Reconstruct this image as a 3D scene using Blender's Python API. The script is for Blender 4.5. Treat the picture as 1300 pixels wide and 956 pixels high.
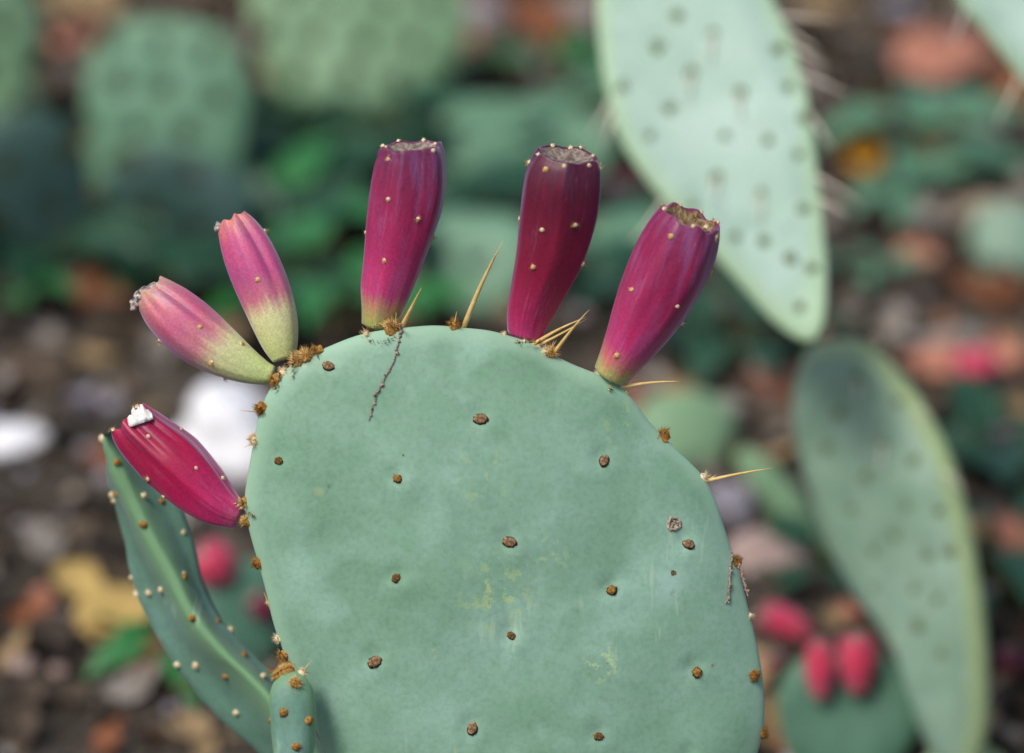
import bpy, bmesh, math, random
import numpy as np
from mathutils import Vector, noise, Matrix
from mathutils.bvhtree import BVHTree

random.seed(7)
for o in list(bpy.data.objects):
    bpy.data.objects.remove(o)
SC = bpy.context.scene
COL = SC.collection

# ------------------------------------------------------------------ camera
PITCH = math.radians(25)
H = 1.08
FOC = 1.5                      # metres to the plane in focus
PXM = 0.00035                  # metres per photo pixel in that plane
LENS = 36 * FOC / (1300 * PXM)
CAM = Vector((0, 0, H))
FWD = Vector((0, math.cos(PITCH), -math.sin(PITCH)))
RGT = Vector((1, 0, 0))
UPV = Vector((0, math.sin(PITCH), math.cos(PITCH)))
K = PXM / FOC
cd = bpy.data.cameras.new('camera')
cam = bpy.data.objects.new('camera', cd)
COL.objects.link(cam)
cam.location = CAM
cam.rotation_euler = (math.pi / 2 - PITCH, 0, 0)
cd.lens = LENS
cd.sensor_width = 36
cd.clip_start = 0.02
cd.clip_end = 500
cd.dof.use_dof = True
cd.dof.focus_distance = FOC - 0.005
cd.dof.aperture_fstop = LENS / 35.0
cd.dof.aperture_blades = 0
SC.camera = cam

# ------------------------------------------------------------------ world, sun, exposure
SUN_EL, SUN_AZ = math.radians(57), math.radians(-134)   # high, behind the left shoulder
W = bpy.data.worlds.new('World')
SC.world = W
W.use_nodes = True
wn = W.node_tree.nodes
wl = W.node_tree.links
sky = wn.new('ShaderNodeTexSky')
sky.sky_type = 'NISHITA'
sky.sun_disc = False
sky.sun_elevation = SUN_EL
sky.sun_rotation = SUN_AZ
sky.air_density = 1.0
sky.dust_density = 3.0
wl.new(sky.outputs[0], wn['Background'].inputs[0])
wn['Background'].inputs[1].default_value = 0.08
sd = bpy.data.lights.new('sun', 'SUN')
sun = bpy.data.objects.new('sun', sd)
COL.objects.link(sun)
sd.energy = 1.5
sd.angle = math.radians(17)
sd.color = (1.0, 0.95, 0.87)
sdir = Vector((math.sin(SUN_AZ) * math.cos(SUN_EL), math.cos(SUN_AZ) * math.cos(SUN_EL), math.sin(SUN_EL)))
sun.location = sdir * 5
sun.rotation_euler = sdir.to_track_quat('Z', 'Y').to_euler()
SC.view_settings.view_transform = 'Standard'
SC.view_settings.look = 'None'
SC.view_settings.exposure = 0.68
SC.view_settings.gamma = 1
SC.view_settings.use_curve_mapping = False
SC.render.engine = 'CYCLES'
SC.cycles.use_denoising = True
SC.cycles.max_bounces = 5
SC.cycles.diffuse_bounces = 3
SC.cycles.use_adaptive_sampling = True
SC.cycles.adaptive_threshold = 0.025
SC.cycles.caustics_reflective = False
SC.cycles.caustics_refractive = False

# ------------------------------------------------------------------ space helpers
def ray(px, py):
    return FWD + RGT * ((px - 650) * K) + UPV * ((478 - py) * K)
def P(px, py, d):
    return CAM + ray(px, py) * d
def proj(v):
    r = v - CAM
    d = r.dot(FWD)
    return 650 + r.dot(RGT) / d / K, 478 - r.dot(UPV) / d / K, d
def depth(v):
    return (v - CAM).dot(FWD)
def gz(x, y):
    w = max(0.0, 1 - max(0, math.hypot(x, y - 2.4) - 4) / 6)
    return w * (0.020 * noise.noise(Vector((x * 2.3, y * 2.3, 3.1))) + 0.008 * noise.noise(Vector((x * 9, y * 9, 7.7))))
def G(px, py):
    r = ray(px, py)
    p = CAM + r * (-H / r.z)
    for _ in range(3):
        p = CAM + r * ((gz(p.x, p.y) - H) / r.z)
    return p
def S(c):                      # sRGB 0-255 -> linear
    return tuple(((v / 255) / 12.92 if v / 255 <= 0.04045 else ((v / 255 + 0.055) / 1.055) ** 2.4) for v in c) + (1,)

# ------------------------------------------------------------------ object helpers
WL = {}
def wloc(o):
    return WL.get(o.name, Vector((0, 0, 0)))
def link(o, parent, origin):
    COL.objects.link(o)
    WL[o.name] = Vector(origin)
    if parent is not None:
        o.parent = parent
        o.location = Vector(origin) - wloc(parent)
    else:
        o.location = origin
def tag(o, label=None, cat=None, group=None, kind=None):
    if label: o['label'] = label
    if cat: o['category'] = cat
    if group: o['group'] = group
    if kind: o['kind'] = kind
    return o
def empty(name, loc, label, cat, group=None):
    o = bpy.data.objects.new(name, None)
    o.empty_display_size = 0.02
    link(o, None, loc)
    return tag(o, label, cat, group)
def mesh_data(name, verts, faces, mats, mi=None, smooth=True, recalc=True):
    me = bpy.data.meshes.new(name)
    me.from_pydata([tuple(v) for v in verts], [], faces)
    for m in mats:
        me.materials.append(m)
    if mi is not None:
        me.polygons.foreach_set('material_index', mi)
    if recalc:
        bm = bmesh.new(); bm.from_mesh(me)
        bmesh.ops.recalc_face_normals(bm, faces=bm.faces)
        bm.to_mesh(me); bm.free()
    if smooth:
        me.polygons.foreach_set('use_smooth', [True] * len(me.polygons))
    me.update()
    return me
def add_obj(name, me, parent, origin):
    o = bpy.data.objects.new(name, me)
    link(o, parent, origin)
    return o
def build(name, verts, faces, mats, parent=None, origin=None, mi=None, smooth=True, recalc=True):
    """verts are world positions; the object's origin is set to `origin`."""
    if origin is None:
        origin = sum((Vector(v) for v in verts), Vector()) / len(verts)
    origin = Vector(origin)
    if not isinstance(mats, (list, tuple)): mats = [mats]
    me = mesh_data(name, [Vector(v) - origin for v in verts], faces, mats, mi, smooth, recalc)
    return add_obj(name, me, parent, origin)

# ------------------------------------------------------------------ materials
def new_mat(name):
    m = bpy.data.materials.new(name)
    m.use_nodes = True
    nt = m.node_tree
    return m, nt, nt.nodes['Principled BSDF']
def N(nt, t, **kw):
    n = nt.nodes.new('ShaderNode' + t)
    for k, v in kw.items():
        if k in n.inputs: n.inputs[k].default_value = v
        else: setattr(n, k, v)
    return n
def L(nt, a, b): nt.links.new(a, b)
def ramp(nt, fac, stops, interp='LINEAR'):
    r = nt.nodes.new('ShaderNodeValToRGB')
    r.color_ramp.interpolation = interp
    e = r.color_ramp.elements
    while len(e) < len(stops): e.new(0.5)
    for el, (p, c) in zip(e, stops):
        el.position = p
        el.color = c if len(c) == 4 else tuple(c) + (1,)
    L(nt, fac, r.inputs[0])
    return r
def mix(nt, fac, a, b, mode='MIX'):
    n = nt.nodes.new('ShaderNodeMix')
    n.data_type = 'RGBA'; n.blend_type = mode
    for sock, v in ((n.inputs[0], fac), (n.inputs[6], a), (n.inputs[7], b)):
        if hasattr(v, 'is_linked'): L(nt, v, sock)
        elif isinstance(v, (int, float)): sock.default_value = v
        else: sock.default_value = v if len(v) == 4 else tuple(v) + (1,)
    return n.outputs[2]
def gray(v): return (v, v, v, 1)
def objco(nt): return nt.nodes.new('ShaderNodeTexCoord').outputs['Object']
def noise_t(nt, vec, scale, detail=4, rough=0.55):
    n = N(nt, 'TexNoise', Scale=scale, Detail=detail, Roughness=rough)
    if vec is not None: L(nt, vec, n.inputs['Vector'])
    return n.outputs['Fac']
def bump(nt, b, h, strength, dist):
    n = N(nt, 'Bump', Strength=strength, Distance=dist)
    L(nt, h, n.inputs['Height'])
    L(nt, n.outputs[0], b.inputs['Normal'])

def pad_material(name, c_main, c_bloom, c_rim, scuffs=(), speck=True, rough=0.5, rim_at=0.86):
    m, nt, b = new_mat(name)
    co = objco(nt)
    n1 = noise_t(nt, co, 14, 5, 0.6)
    n2 = noise_t(nt, co, 55, 4, 0.6)
    n3 = noise_t(nt, co, 420, 3, 0.6)
    f = ramp(nt, n1, [(0.36, gray(0)), (0.64, gray(1))]).outputs[0]
    c = mix(nt, f, c_main, c_bloom)
    f2 = ramp(nt, n2, [(0.35, gray(0)), (0.75, gray(0.30))]).outputs[0]
    c = mix(nt, f2, c, tuple(x * 0.5 + y * 0.5 for x, y in zip(c_main, c_rim)))
    n2b = noise_t(nt, co, 150, 3, 0.6)
    c = mix(nt, ramp(nt, n2b, [(0.42, gray(0)), (0.68, gray(0.28))]).outputs[0], c, tuple(v * k for v, k in zip(c_main, (0.88, 1.0, 0.80, 1))))
    n1b = noise_t(nt, co, 30, 3, 0.6)
    c = mix(nt, ramp(nt, n1b, [(0.52, gray(0)), (0.70, gray(0.42))]).outputs[0], c, tuple(min(1, v * 1.28) for v in c_bloom))
    # fine pores
    f3 = ramp(nt, n3, [(0.32, gray(0.90)), (0.58, gray(1.03))]).outputs[0]
    c = mix(nt, 1.0, c, f3, 'MULTIPLY')
    at = nt.nodes.new('ShaderNodeAttribute'); at.attribute_name = 'rim'
    fr = ramp(nt, at.outputs['Fac'], [(rim_at, gray(0)), (1.0, gray(1))]).outputs[0]
    c = mix(nt, fr, c, c_rim)
    if speck:
        # yellow flecks and small dark pits, each with a shape of its own
        vo = N(nt, 'TexVoronoi', Scale=70.0); vo.feature = 'F1'
        L(nt, co, vo.inputs['Vector'])
        nz = noise_t(nt, co, 20, 2)
        fy = ramp(nt, vo.outputs['Distance'], [(0.03, gray(0.8)), (0.13, gray(0))]).outputs[0]
        fm = ramp(nt, nz, [(0.56, gray(0)), (0.64, gray(0.55))]).outputs[0]
        fy = mix(nt, 1.0, fy, fm, 'MULTIPLY')
        c = mix(nt, fy, c, S((176, 196, 128)))
        vo2 = N(nt, 'TexVoronoi', Scale=48.0); vo2.feature = 'F1'
        mp = N(nt, 'Mapping'); mp.inputs['Location'].default_value = (3.3, 1.7, 0.4)
        L(nt, co, mp.inputs['Vector']); L(nt, mp.outputs[0], vo2.inputs['Vector'])
        fd = ramp(nt, vo2.outputs['Distance'], [(0.03, gray(0.6)), (0.06, gray(0))]).outputs[0]
        fm2 = ramp(nt, noise_t(nt, mp.outputs[0], 16, 2), [(0.5, gray(0)), (0.6, gray(1))]).outputs[0]
        fd = mix(nt, 1.0, fd, fm2, 'MULTIPLY')
        c = mix(nt, fd, c, S((62, 96, 76)))
    if speck:
        for rot_, loc_, thr_ in ((0.5, (1.1, 0.3, 2.2), 0.60), (-0.9, (4.1, 7.3, 0.2), 0.62), (1.4, (8.1, 2.3, 5.2), 0.61)):
            ms = N(nt, 'Mapping'); ms.inputs['Rotation'].default_value = (1.2, rot_, 0.3); ms.inputs['Scale'].default_value = (260, 26, 40); ms.inputs['Location'].default_value = loc_
            L(nt, co, ms.inputs['Vector'])
            nn = noise_t(nt, ms.outputs[0], 1.0, 2, 0.4)
            gt = ramp(nt, noise_t(nt, co, 22 + rot_, 2), [(0.55, gray(0)), (0.66, gray(1))]).outputs[0]
            c = mix(nt, mix(nt, 1.0, ramp(nt, nn, [(thr_ + 0.05, gray(0)), (thr_ + 0.12, gray(0.5))]).outputs[0], gt, 'MULTIPLY'), c, S((176, 202, 168)))
    for (pt, rad, thr, amount, colr, sc) in scuffs:
        vm = N(nt, 'VectorMath', operation='DISTANCE')
        L(nt, co, vm.inputs[0]); vm.inputs[1].default_value = pt
        fr_ = ramp(nt, vm.outputs['Value'], [(rad * 0.25, gray(1)), (rad, gray(0))]).outputs[0]
        nn = ramp(nt, noise_t(nt, co, sc, 6, 0.7), [(thr, gray(0)), (thr + 0.05, gray(amount))]).outputs[0]
        c = mix(nt, mix(nt, 1.0, fr_, nn, 'MULTIPLY'), c, colr)
    L(nt, c, b.inputs['Base Color'])
    rr = ramp(nt, n2, [(0.3, gray(rough - 0.08)), (0.7, gray(rough + 0.12))]).outputs[0]
    L(nt, rr, b.inputs['Roughness'])
    b.inputs['Specular IOR Level'].default_value = 0.35
    b.inputs['Sheen Weight'].default_value = 0.10
    b.inputs['Sheen Tint'].default_value = (0.8, 0.95, 0.95, 1)
    ad = N(nt, 'Math', operation='ADD'); L(nt, n2, ad.inputs[0]); L(nt, n3, ad.inputs[1])
    bump(nt, b, ad.outputs[0], 0.12, 0.0012)
    return m

def simple_mat(name, c1, c2, scale=60, rough=0.7, bs=0.3, bd=0.002, spec=0.3, detail=4, lo=0.35, hi=0.65):
    m, nt, b = new_mat(name)
    co = objco(nt)
    n1 = noise_t(nt, co, scale, detail, 0.6)
    c = ramp(nt, n1, [(lo, c1), (hi, c2)]).outputs[0]
    L(nt, c, b.inputs['Base Color'])
    b.inputs['Roughness'].default_value = rough
    b.inputs['Specular IOR Level'].default_value = spec
    if bs: bump(nt, b, n1, bs, bd)
    return m

def fruit_material(name, stops, streak, bloom, bloom_amt=0.35, rough=0.40, green_to=0.0):
    """stops: ripeness colours from stalk (0) to crown (1)."""
    m, nt, b = new_mat(name)
    at = nt.nodes.new('ShaderNodeAttribute'); at.attribute_name = 'along'      # (cos, sin, t)
    sp = N(nt, 'SeparateXYZ'); L(nt, at.outputs['Vector'], sp.inputs[0])
    mp = N(nt, 'Mapping'); mp.inputs['Scale'].default_value = (3.2, 3.2, 1.1)
    L(nt, at.outputs['Vector'], mp.inputs['Vector'])
    n1 = noise_t(nt, mp.outputs[0], 1.3, 4, 0.6)
    ml = N(nt, 'Math', operation='MULTIPLY_ADD'); L(nt, n1, ml.inputs[0])
    ml.inputs[1].default_value = 0.26; ml.inputs[2].default_value = -0.13
    ad = N(nt, 'Math', operation='ADD'); L(nt, ml.outputs[0], ad.inputs[0]); L(nt, sp.outputs[2], ad.inputs[1])
    c = ramp(nt, ad.outputs[0], stops).outputs[0]
    mp2 = N(nt, 'Mapping'); mp2.inputs['Scale'].default_value = (5, 5, 3.0)
    L(nt, at.outputs['Vector'], mp2.inputs['Vector'])
    n2 = noise_t(nt, mp2.outputs[0], 1.6, 5, 0.65)
    ripe = ramp(nt, ad.outputs[0], [(max(0.0, green_to - 0.08), gray(0.12)), (green_to + 0.14, gray(1))]).outputs[0]
    c = mix(nt, mix(nt, 1.0, ramp(nt, n2, [(0.45, gray(0)), (0.75, gray(0.42))]).outputs[0], ripe, 'MULTIPLY'), c, streak)
    mp3 = N(nt, 'Mapping'); mp3.inputs['Scale'].default_value = (2.2, 2.2, 2.0); mp3.inputs['Location'].default_value = (5, 2, 1)
    L(nt, at.outputs['Vector'], mp3.inputs['Vector'])
    n3 = noise_t(nt, mp3.outputs[0], 1.6, 5, 0.6)
    c = mix(nt, mix(nt, 1.0, ramp(nt, n3, [(0.46, gray(0)), (0.72, gray(bloom_amt))]).outputs[0], ripe, 'MULTIPLY'), c, bloom)
    co = objco(nt)
    n4 = noise_t(nt, co, 900, 2, 0.5)
    c = mix(nt, 1.0, c, ramp(nt, n4, [(0.3, gray(0.82)), (0.7, gray(1.12))]).outputs[0], 'MULTIPLY')
    # thin pale scratch lines running lengthwise
    mp4 = N(nt, 'Mapping'); mp4.inputs['Scale'].default_value = (5, 5, 0.35)
    L(nt, at.outputs['Vector'], mp4.inputs['Vector'])
    n5 = noise_t(nt, mp4.outputs[0], 2.0, 2, 0.4)
    ln = ramp(nt, n5, [(0.495, gray(0)), (0.5, gray(0.4)), (0.505, gray(0))]).outputs[0]
    gate = ramp(nt, n3, [(0.5, gray(0)), (0.58, gray(1))]).outputs[0]
    c = mix(nt, mix(nt, 1.0, ln, gate, 'MULTIPLY'), c, S((205, 165, 190)))
    L(nt, c, b.inputs['Base Color'])
    b.inputs['Roughness'].default_value = rough
    b.inputs['Specular IOR Level'].default_value = 0.4
    b.inputs['Sheen Weight'].default_value = 0.6
    b.inputs['Sheen Roughness'].default_value = 0.35
    b.inputs['Sheen Tint'].default_value = (0.72, 0.6, 0.95, 1)
    b.inputs['Subsurface Weight'].default_value = 0.15
    b.inputs['Subsurface Radius'].default_value = (1.0, 0.2, 0.25)
    b.inputs['Subsurface Scale'].default_value = 0.004
    bump(nt, b, n2, 0.12, 0.0015)
    return m

M = {}
M['spine'] = simple_mat('straw_spine', S((205, 170, 95)), S((228, 202, 140)), 200, 0.45, 0, 0)
M['pale_spine'] = simple_mat('pale_spine', S((205, 195, 180)), S((225, 215, 200)), 200, 0.5, 0, 0)
M['amber'] = simple_mat('amber_wool', S((122, 84, 34)), S((190, 146, 76)), 700, 0.9, 0.6, 0.001)
M['orange'] = simple_mat('orange_wool', S((112, 70, 24)), S((178, 122, 52)), 700, 0.9, 0.6, 0.001)
M['cream'] = simple_mat('cream_wool', S((205, 180, 130)), S((240, 226, 195)), 700, 0.9, 0.6, 0.001)
M['brown'] = simple_mat('brown_wool', S((62, 44, 24)), S((150, 110, 62)), 900, 0.85, 0.8, 0.001)
M['darkbrown'] = simple_mat('dark_brown_wool', S((34, 30, 20)), S((84, 66, 40)), 900, 0.85, 0.8, 0.001)
M['nub'] = simple_mat('worn_nub', S((84, 62, 36)), S((176, 138, 104)), 700, 0.55, 0.6, 0.001)
M['glochid'] = simple_mat('glochid', S((200, 150, 70)), S((232, 205, 145)), 300, 0.6, 0, 0)
M['olive'] = simple_mat('olive_wool', S((84, 100, 66)), S((116, 128, 90)), 500, 0.9, 0.4, 0.001)
M['far_wool_shade'] = simple_mat('dark_olive_wool_shade', S((34, 44, 28)), S((58, 64, 40)), 500, 0.9, 0.4, 0.001)
M['scar'] = simple_mat('dried_crown', S((96, 82, 76)), S((176, 160, 146)), 380, 0.9, 0.9, 0.003, detail=7)
M['scar_brown'] = simple_mat('brown_crown', S((92, 66, 40)), S((176, 150, 112)), 420, 0.9, 0.9, 0.003, detail=7)
M['flesh'] = simple_mat('white_flesh', S((225, 222, 216)), S((248, 246, 242)), 300, 0.7, 0.5, 0.002)
M['remnant'] = simple_mat('dried_petal', S((120, 105, 92)), S((205, 196, 186)), 500, 0.55, 0.8, 0.002)
M['cork'] = simple_mat('cork_scab', S((140, 112, 92)), S((232, 208, 190)), 900, 0.9, 0.9, 0.002, detail=6)
M['strand_stem'] = simple_mat('dark_strand', S((112, 98, 92)), S((176, 158, 146)), 600, 0.9, 0, 0)
M['strand'] = simple_mat('dry_strand', S((120, 92, 78)), S((196, 160, 138)), 900, 0.9, 0.4, 0.001)

# ------------------------------------------------------------------ pads
def smooth_loop(pts, n=600):
    pts = np.array(pts, float)
    out = []
    k = len(pts)
    per = max(4, n // k)
    for i in range(k):
        p0, p1, p2, p3 = pts[(i - 1) % k], pts[i], pts[(i + 1) % k], pts[(i + 2) % k]
        for j in range(per):
            t = j / per
            out.append(0.5 * ((2 * p1) + (-p0 + p2) * t + (2 * p0 - 5 * p1 + 4 * p2 - p3) * t * t + (-p0 + 3 * p1 - 3 * p2 + p3) * t ** 3))
    return np.array(out)
class Surf: pass
def make_pad(name, loop2d, p0, u, v, n, T, parent, mat, a=4.0, b=0.5, rings=26, segs=120, amp=0.0012, freq=18.0,
             dips=(), seed=0.0, bend=0.0, twist=0.0):
    """A fleshy pad: outline in the plane (u, v) through p0, thickness 2T, rounded rim."""
    lp = smooth_loop(loop2d)
    c = (lp.max(0) + lp.min(0)) / 2
    d = lp - c
    th = np.arctan2(d[:, 1], d[:, 0]); R = np.hypot(d[:, 0], d[:, 1])
    o = np.argsort(th); th, R = th[o], R[o]
    th = np.concatenate([th - 2 * math.pi, th, th + 2 * math.pi]); R = np.concatenate([R, R, R])
    ang = np.linspace(-math.pi, math.pi, segs, endpoint=False)
    Ra = np.interp(ang, th, R) * np.array([1 + 0.006 * noise.noise(Vector((math.cos(a_) * 6, math.sin(a_) * 6, seed))) for a_ in ang])
    hw = (lp[:, 0].max() - lp[:, 0].min()) / 2
    rr = [1 - (1 - k / rings) ** 2.0 for k in range(1, rings + 1)]
    verts, rim = [], []
    def pt(x, y, r, side):
        z = T * max(0.0, 1 - r ** a) ** b * side
        fade = 1 - r ** 6
        z += side * amp * noise.noise(Vector((x * freq, y * freq, seed + side * 3.1))) * fade * 2
        if side > 0:
            for (dx, dy, da, ds) in dips:
                q = ((x - dx) ** 2 + (y - dy) ** 2) / (ds * ds)
                if q < 9: z -= da * math.exp(-q) * (0.3 + 0.7 * fade)
        z += bend * ((x - c[0]) / hw) ** 2 + twist * ((x - c[0]) / hw) * ((y - c[1]) / hw)
        z += amp * 1.5 * noise.noise(Vector((x * freq * .6, y * freq * .6, seed + 9)))
        return p0 + u * x + v * y + n * z
    verts.append(pt(c[0], c[1], 0, 1)); rim.append(0.0)
    for r in rr:
        for k in range(segs):
            verts.append(pt(c[0] + math.cos(ang[k]) * Ra[k] * r, c[1] + math.sin(ang[k]) * Ra[k] * r, r, 1)); rim.append(r)
    fr = len(verts)
    for r in rr[:-1]:
        for k in range(segs):
            verts.append(pt(c[0] + math.cos(ang[k]) * Ra[k] * r, c[1] + math.sin(ang[k]) * Ra[k] * r, r, -1)); rim.append(r)
    verts.append(pt(c[0], c[1], 0, -1)); rim.append(0.0)
    bc = len(verts) - 1
    F = []
    def fi(q, k): return 1 + q * segs + k % segs
    def bi(q, k): return fi(q, k) if q == rings - 1 else fr + q * segs + k % segs
    for k in range(segs):
        F.append((0, fi(0, k), fi(0, k + 1)))
        F.append((bc, bi(0, k + 1), bi(0, k)))
        for q in range(rings - 1):
            F.append((fi(q, k), fi(q + 1, k), fi(q + 1, k + 1), fi(q, k + 1)))
            F.append((bi(q, k), bi(q, k + 1), bi(q + 1, k + 1), bi(q + 1, k)))
    ob = build(name, verts, F, mat, parent, p0)
    at = ob.data.attributes.new('rim', 'FLOAT', 'POINT')
    at.data.foreach_set('value', rim)
    s = Surf(); s.verts = verts; s.bvh = BVHTree.FromPolygons(verts, F); s.ob = ob
    s.p0, s.u, s.v, s.n = p0, u, v, n
    return s
def surf_at(s, px, py):
    """Point and outward normal of a surface seen at a photo pixel (or the nearest point of its outline)."""
    r = ray(px, py).normalized()
    hit = s.bvh.ray_cast(CAM, r)
    if hit[0] is not None:
        nn = hit[1]
        if nn.dot(r) > 0: nn = -nn
        return hit[0], nn
    best, bv = 1e9, None
    for vv in s.verts:
        q = vv - CAM
        e = (q - r * q.dot(r)).length
        if e < best: best, bv = e, vv
    q = bv - CAM
    out = (r * q.dot(r) - q)
    _, nn, _, _ = s.bvh.find_nearest(CAM + r * q.dot(r))
    return bv, (out.normalized() if out.length > 1e-5 else nn)
def plane_axes(n, roll=0.0):
    n = n.normalized()
    u = Vector((0, 0, 1)).cross(n)
    if u.length < 1e-3: u = Vector((1, 0, 0))
    u.normalize()
    v = n.cross(u).normalized()
    if roll:
        u, v = u * math.cos(roll) + v * math.sin(roll), v * math.cos(roll) - u * math.sin(roll)
    return u, v, n
def px_loop(pts, p0, u, v, n):
    out = []
    for (x, y) in pts:
        r = ray(x, y)
        q = CAM + r * ((p0 - CAM).dot(n) / r.dot(n)) - p0
        out.append((q.dot(u), q.dot(v)))
    return out
def px_pad(name, pts, d, n, T, parent, mat, dips_px=(), **kw):
    cx = (max(p[0] for p in pts) + min(p[0] for p in pts)) / 2
    cy = (max(p[1] for p in pts) + min(p[1] for p in pts)) / 2
    p0 = P(cx, cy, d)
    u, v, n = plane_axes(n)
    front = p0 + n * T
    dl = []
    for (x, y, da, ds) in dips_px:
        r = ray(x, y)
        q = CAM + r * ((front - CAM).dot(n) / r.dot(n)) - front
        dl.append((q.dot(u), q.dot(v), da, ds))
    return make_pad(name, px_loop(pts, p0, u, v, n), p0, u, v, n, T, parent, mat, dips=dl, **kw)
def turn(yaw_deg, pitch_deg):
    """Unit vector towards the camera, turned sideways (+ right) and up."""
    y, p = math.radians(yaw_deg), math.radians(pitch_deg)
    return Vector((math.sin(y) * math.cos(p), -math.cos(y) * math.cos(p), math.sin(p)))

# ------------------------------------------------------------------ small cactus pieces
def basis(n, spin=0.0):
    n = n.normalized()
    t = Vector((0, 0, 1)) if abs(n.z) < 0.9 else Vector((0, 1, 0))
    x = t.cross(n).normalized(); y = n.cross(x)
    return Matrix((x, y, n)).transposed() @ Matrix.Rotation(spin, 3, 'Z')
def spike(V, F, MI, base, direc, length, rad, mi, sides=3):
    b = basis(direc)
    k = len(V)
    for i in range(sides):
        a = 2 * math.pi * i / sides
        V.append(base + b @ Vector((math.cos(a) * rad, math.sin(a) * rad, 0)))
    V.append(base + direc.normalized() * length)
    for i in range(sides):
        F.append((k + i, k + (i + 1) % sides, k + sides)); MI.append(mi)
    F.append(tuple(k + i for i in reversed(range(sides)))); MI.append(mi)
def dome(V, F, MI, rx, ry, h, mi, rnd, rings=5, segs=14, rough=0.18, tip=None):
    k = len(V)
    V.append(Vector((0, 0, h)))
    for q in range(1, rings + 1):
        f = q / rings
        for s in range(segs):
            a = 2 * math.pi * s / segs
            j = 1 + rough * rnd.uniform(-1, 1)
            V.append(Vector((math.cos(a) * rx * math.sin(f * math.pi / 2) * j, math.sin(a) * ry * math.sin(f * math.pi / 2) * j,
                             h * math.cos(f * math.pi / 2) * (1 + rough * rnd.uniform(-1, 1)) - (0.35 * h if q == rings else 0))))
    for s in range(segs):
        F.append((k, k + 1 + s, k + 1 + (s + 1) % segs)); MI.append(mi if tip is None else tip)
        for q in range(rings - 1):
            F.append((k + 1 + q * segs + s, k + 1 + (q + 1) * segs + s, k + 1 + (q + 1) * segs + (s + 1) % segs, k + 1 + q * segs + (s + 1) % segs))
            MI.append(tip if (tip is not None and q < 2) else mi)
def tuft_mesh(name, r, h, core, hair, nh, hl, seed, oval=1.0, tip=None, spread=1.0, hr=0.00016, rough=0.18, segs=14):
    rnd = random.Random(seed)
    V, F, MI = [], [], []
    dome(V, F, MI, r, r * oval, h, 0, rnd, tip=2 if tip else None, rough=rough, segs=segs)
    for i in range(nh):
        a = rnd.uniform(0, 2 * math.pi); e = rnd.uniform(0.0, 1.0) ** 0.5 * spread
        d = Vector((math.cos(a) * e, math.sin(a) * e, 1.05 - 0.8 * e)).normalized()
        base = Vector((math.cos(a) * r * 0.8 * e, math.sin(a) * r * oval * 0.8 * e, h * math.sqrt(max(0, 1 - (0.8 * e) ** 2)) * 0.8))
        spike(V, F, MI, base, d, hl * rnd.uniform(0.5, 1.2), hr * rnd.uniform(0.8, 1.4), 1)
    return mesh_data(name, V, F, [core, hair, tip or hair], MI, recalc=False)
T_BROWN = [tuft_mesh('areole', r_, h_, M['darkbrown'], hm_, nh_, hl_, 10 + i, ov_, tp_, rough=ro_, segs=20, spread=0.9) for i, (r_, h_, hm_, nh_, hl_, ov_, tp_, ro_) in enumerate([(0.0023, 0.0022, M['glochid'], 9, 0.0013, 1.3, M['nub'], 0.10), (0.0020, 0.0019, M['amber'], 26, 0.0014, 1.2, M['brown'], 0.16), (0.0025, 0.0020, M['brown'], 16, 0.0012, 1.35, M['nub'], 0.13), (0.0021, 0.0024, M['amber'], 20, 0.0018, 1.1, M['amber'], 0.15)])]
T_AMBER = [tuft_mesh('areole', 0.0026, 0.0028, M['amber'], M['glochid'] if i else M['amber'], 110, 0.0032, 20 + i, 1.1, M['brown'] if i == 1 else None) for i in range(3)]
T_ORANGE = [tuft_mesh('areole', 0.0027, 0.0026, M['orange'], M['amber'], 130, 0.0024, 30 + i, 1.0, M['brown'] if i == 1 else None) for i in range(3)]
T_CREAM = [tuft_mesh('areole', 0.0022, 0.0026, M['cream'], M['cream'], 50, 0.0028, 40 + i, 1.1) for i in range(3)]
T_FRUIT = [tuft_mesh('areole', 0.0011, 0.0010, M['cream'], M['glochid'], 11, 0.0022, 50 + i, 1.0, spread=1.2, hr=0.00013) for i in range(4)]
T_FSMALL = [tuft_mesh('areole', 0.0010, 0.0009, M['cream'], M['cream'], 6, 0.0011, 60 + i, 1.0) for i in range(3)]
T_FBROWN = [tuft_mesh('areole', 0.0012, 0.0011, M['cream'], M['glochid'], 7, 0.0012, 65 + i, 1.0, M['glochid']) for i in range(3)]
T_SPOT = [tuft_mesh('areole', 0.0042, 0.0020, M['olive'], M['amber'], 6, 0.003, 70 + i, 1.1) for i in range(2)]
T_FAR = [tuft_mesh('areole', 0.0044, 0.0022, M['far_wool_shade'], M['amber'], 6, 0.003, 75 + i, 1.1) for i in range(2)]  # far areoles, dark and oversized so the tubercle shade is coloured in too
T_BUD = [tuft_mesh('areole', 0.0017, 0.0022, M['cream'], M['cream'], 4, 0.0014, 80 + i, 1.1) for i in range(2)]
T_BUDO = [tuft_mesh('areole', 0.0018, 0.0020, M['amber'], M['amber'], 8, 0.0014, 83 + i, 1.1) for i in range(2)]
rng = random.Random(99)
def put(me, s, px, py, parent=None, scale=1.0, sink=0.0004, push=None):
    p, n = surf_at(s, px, py)
    if push is not None: n = (n + push).normalized()
    o = bpy.data.objects.new('areole', me)
    link(o, parent or s.ob, p - n * sink)
    o.rotation_euler = basis(n, rng.uniform(0, 6.28)).to_euler()
    o.scale = (scale,) * 3
    return o
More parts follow.
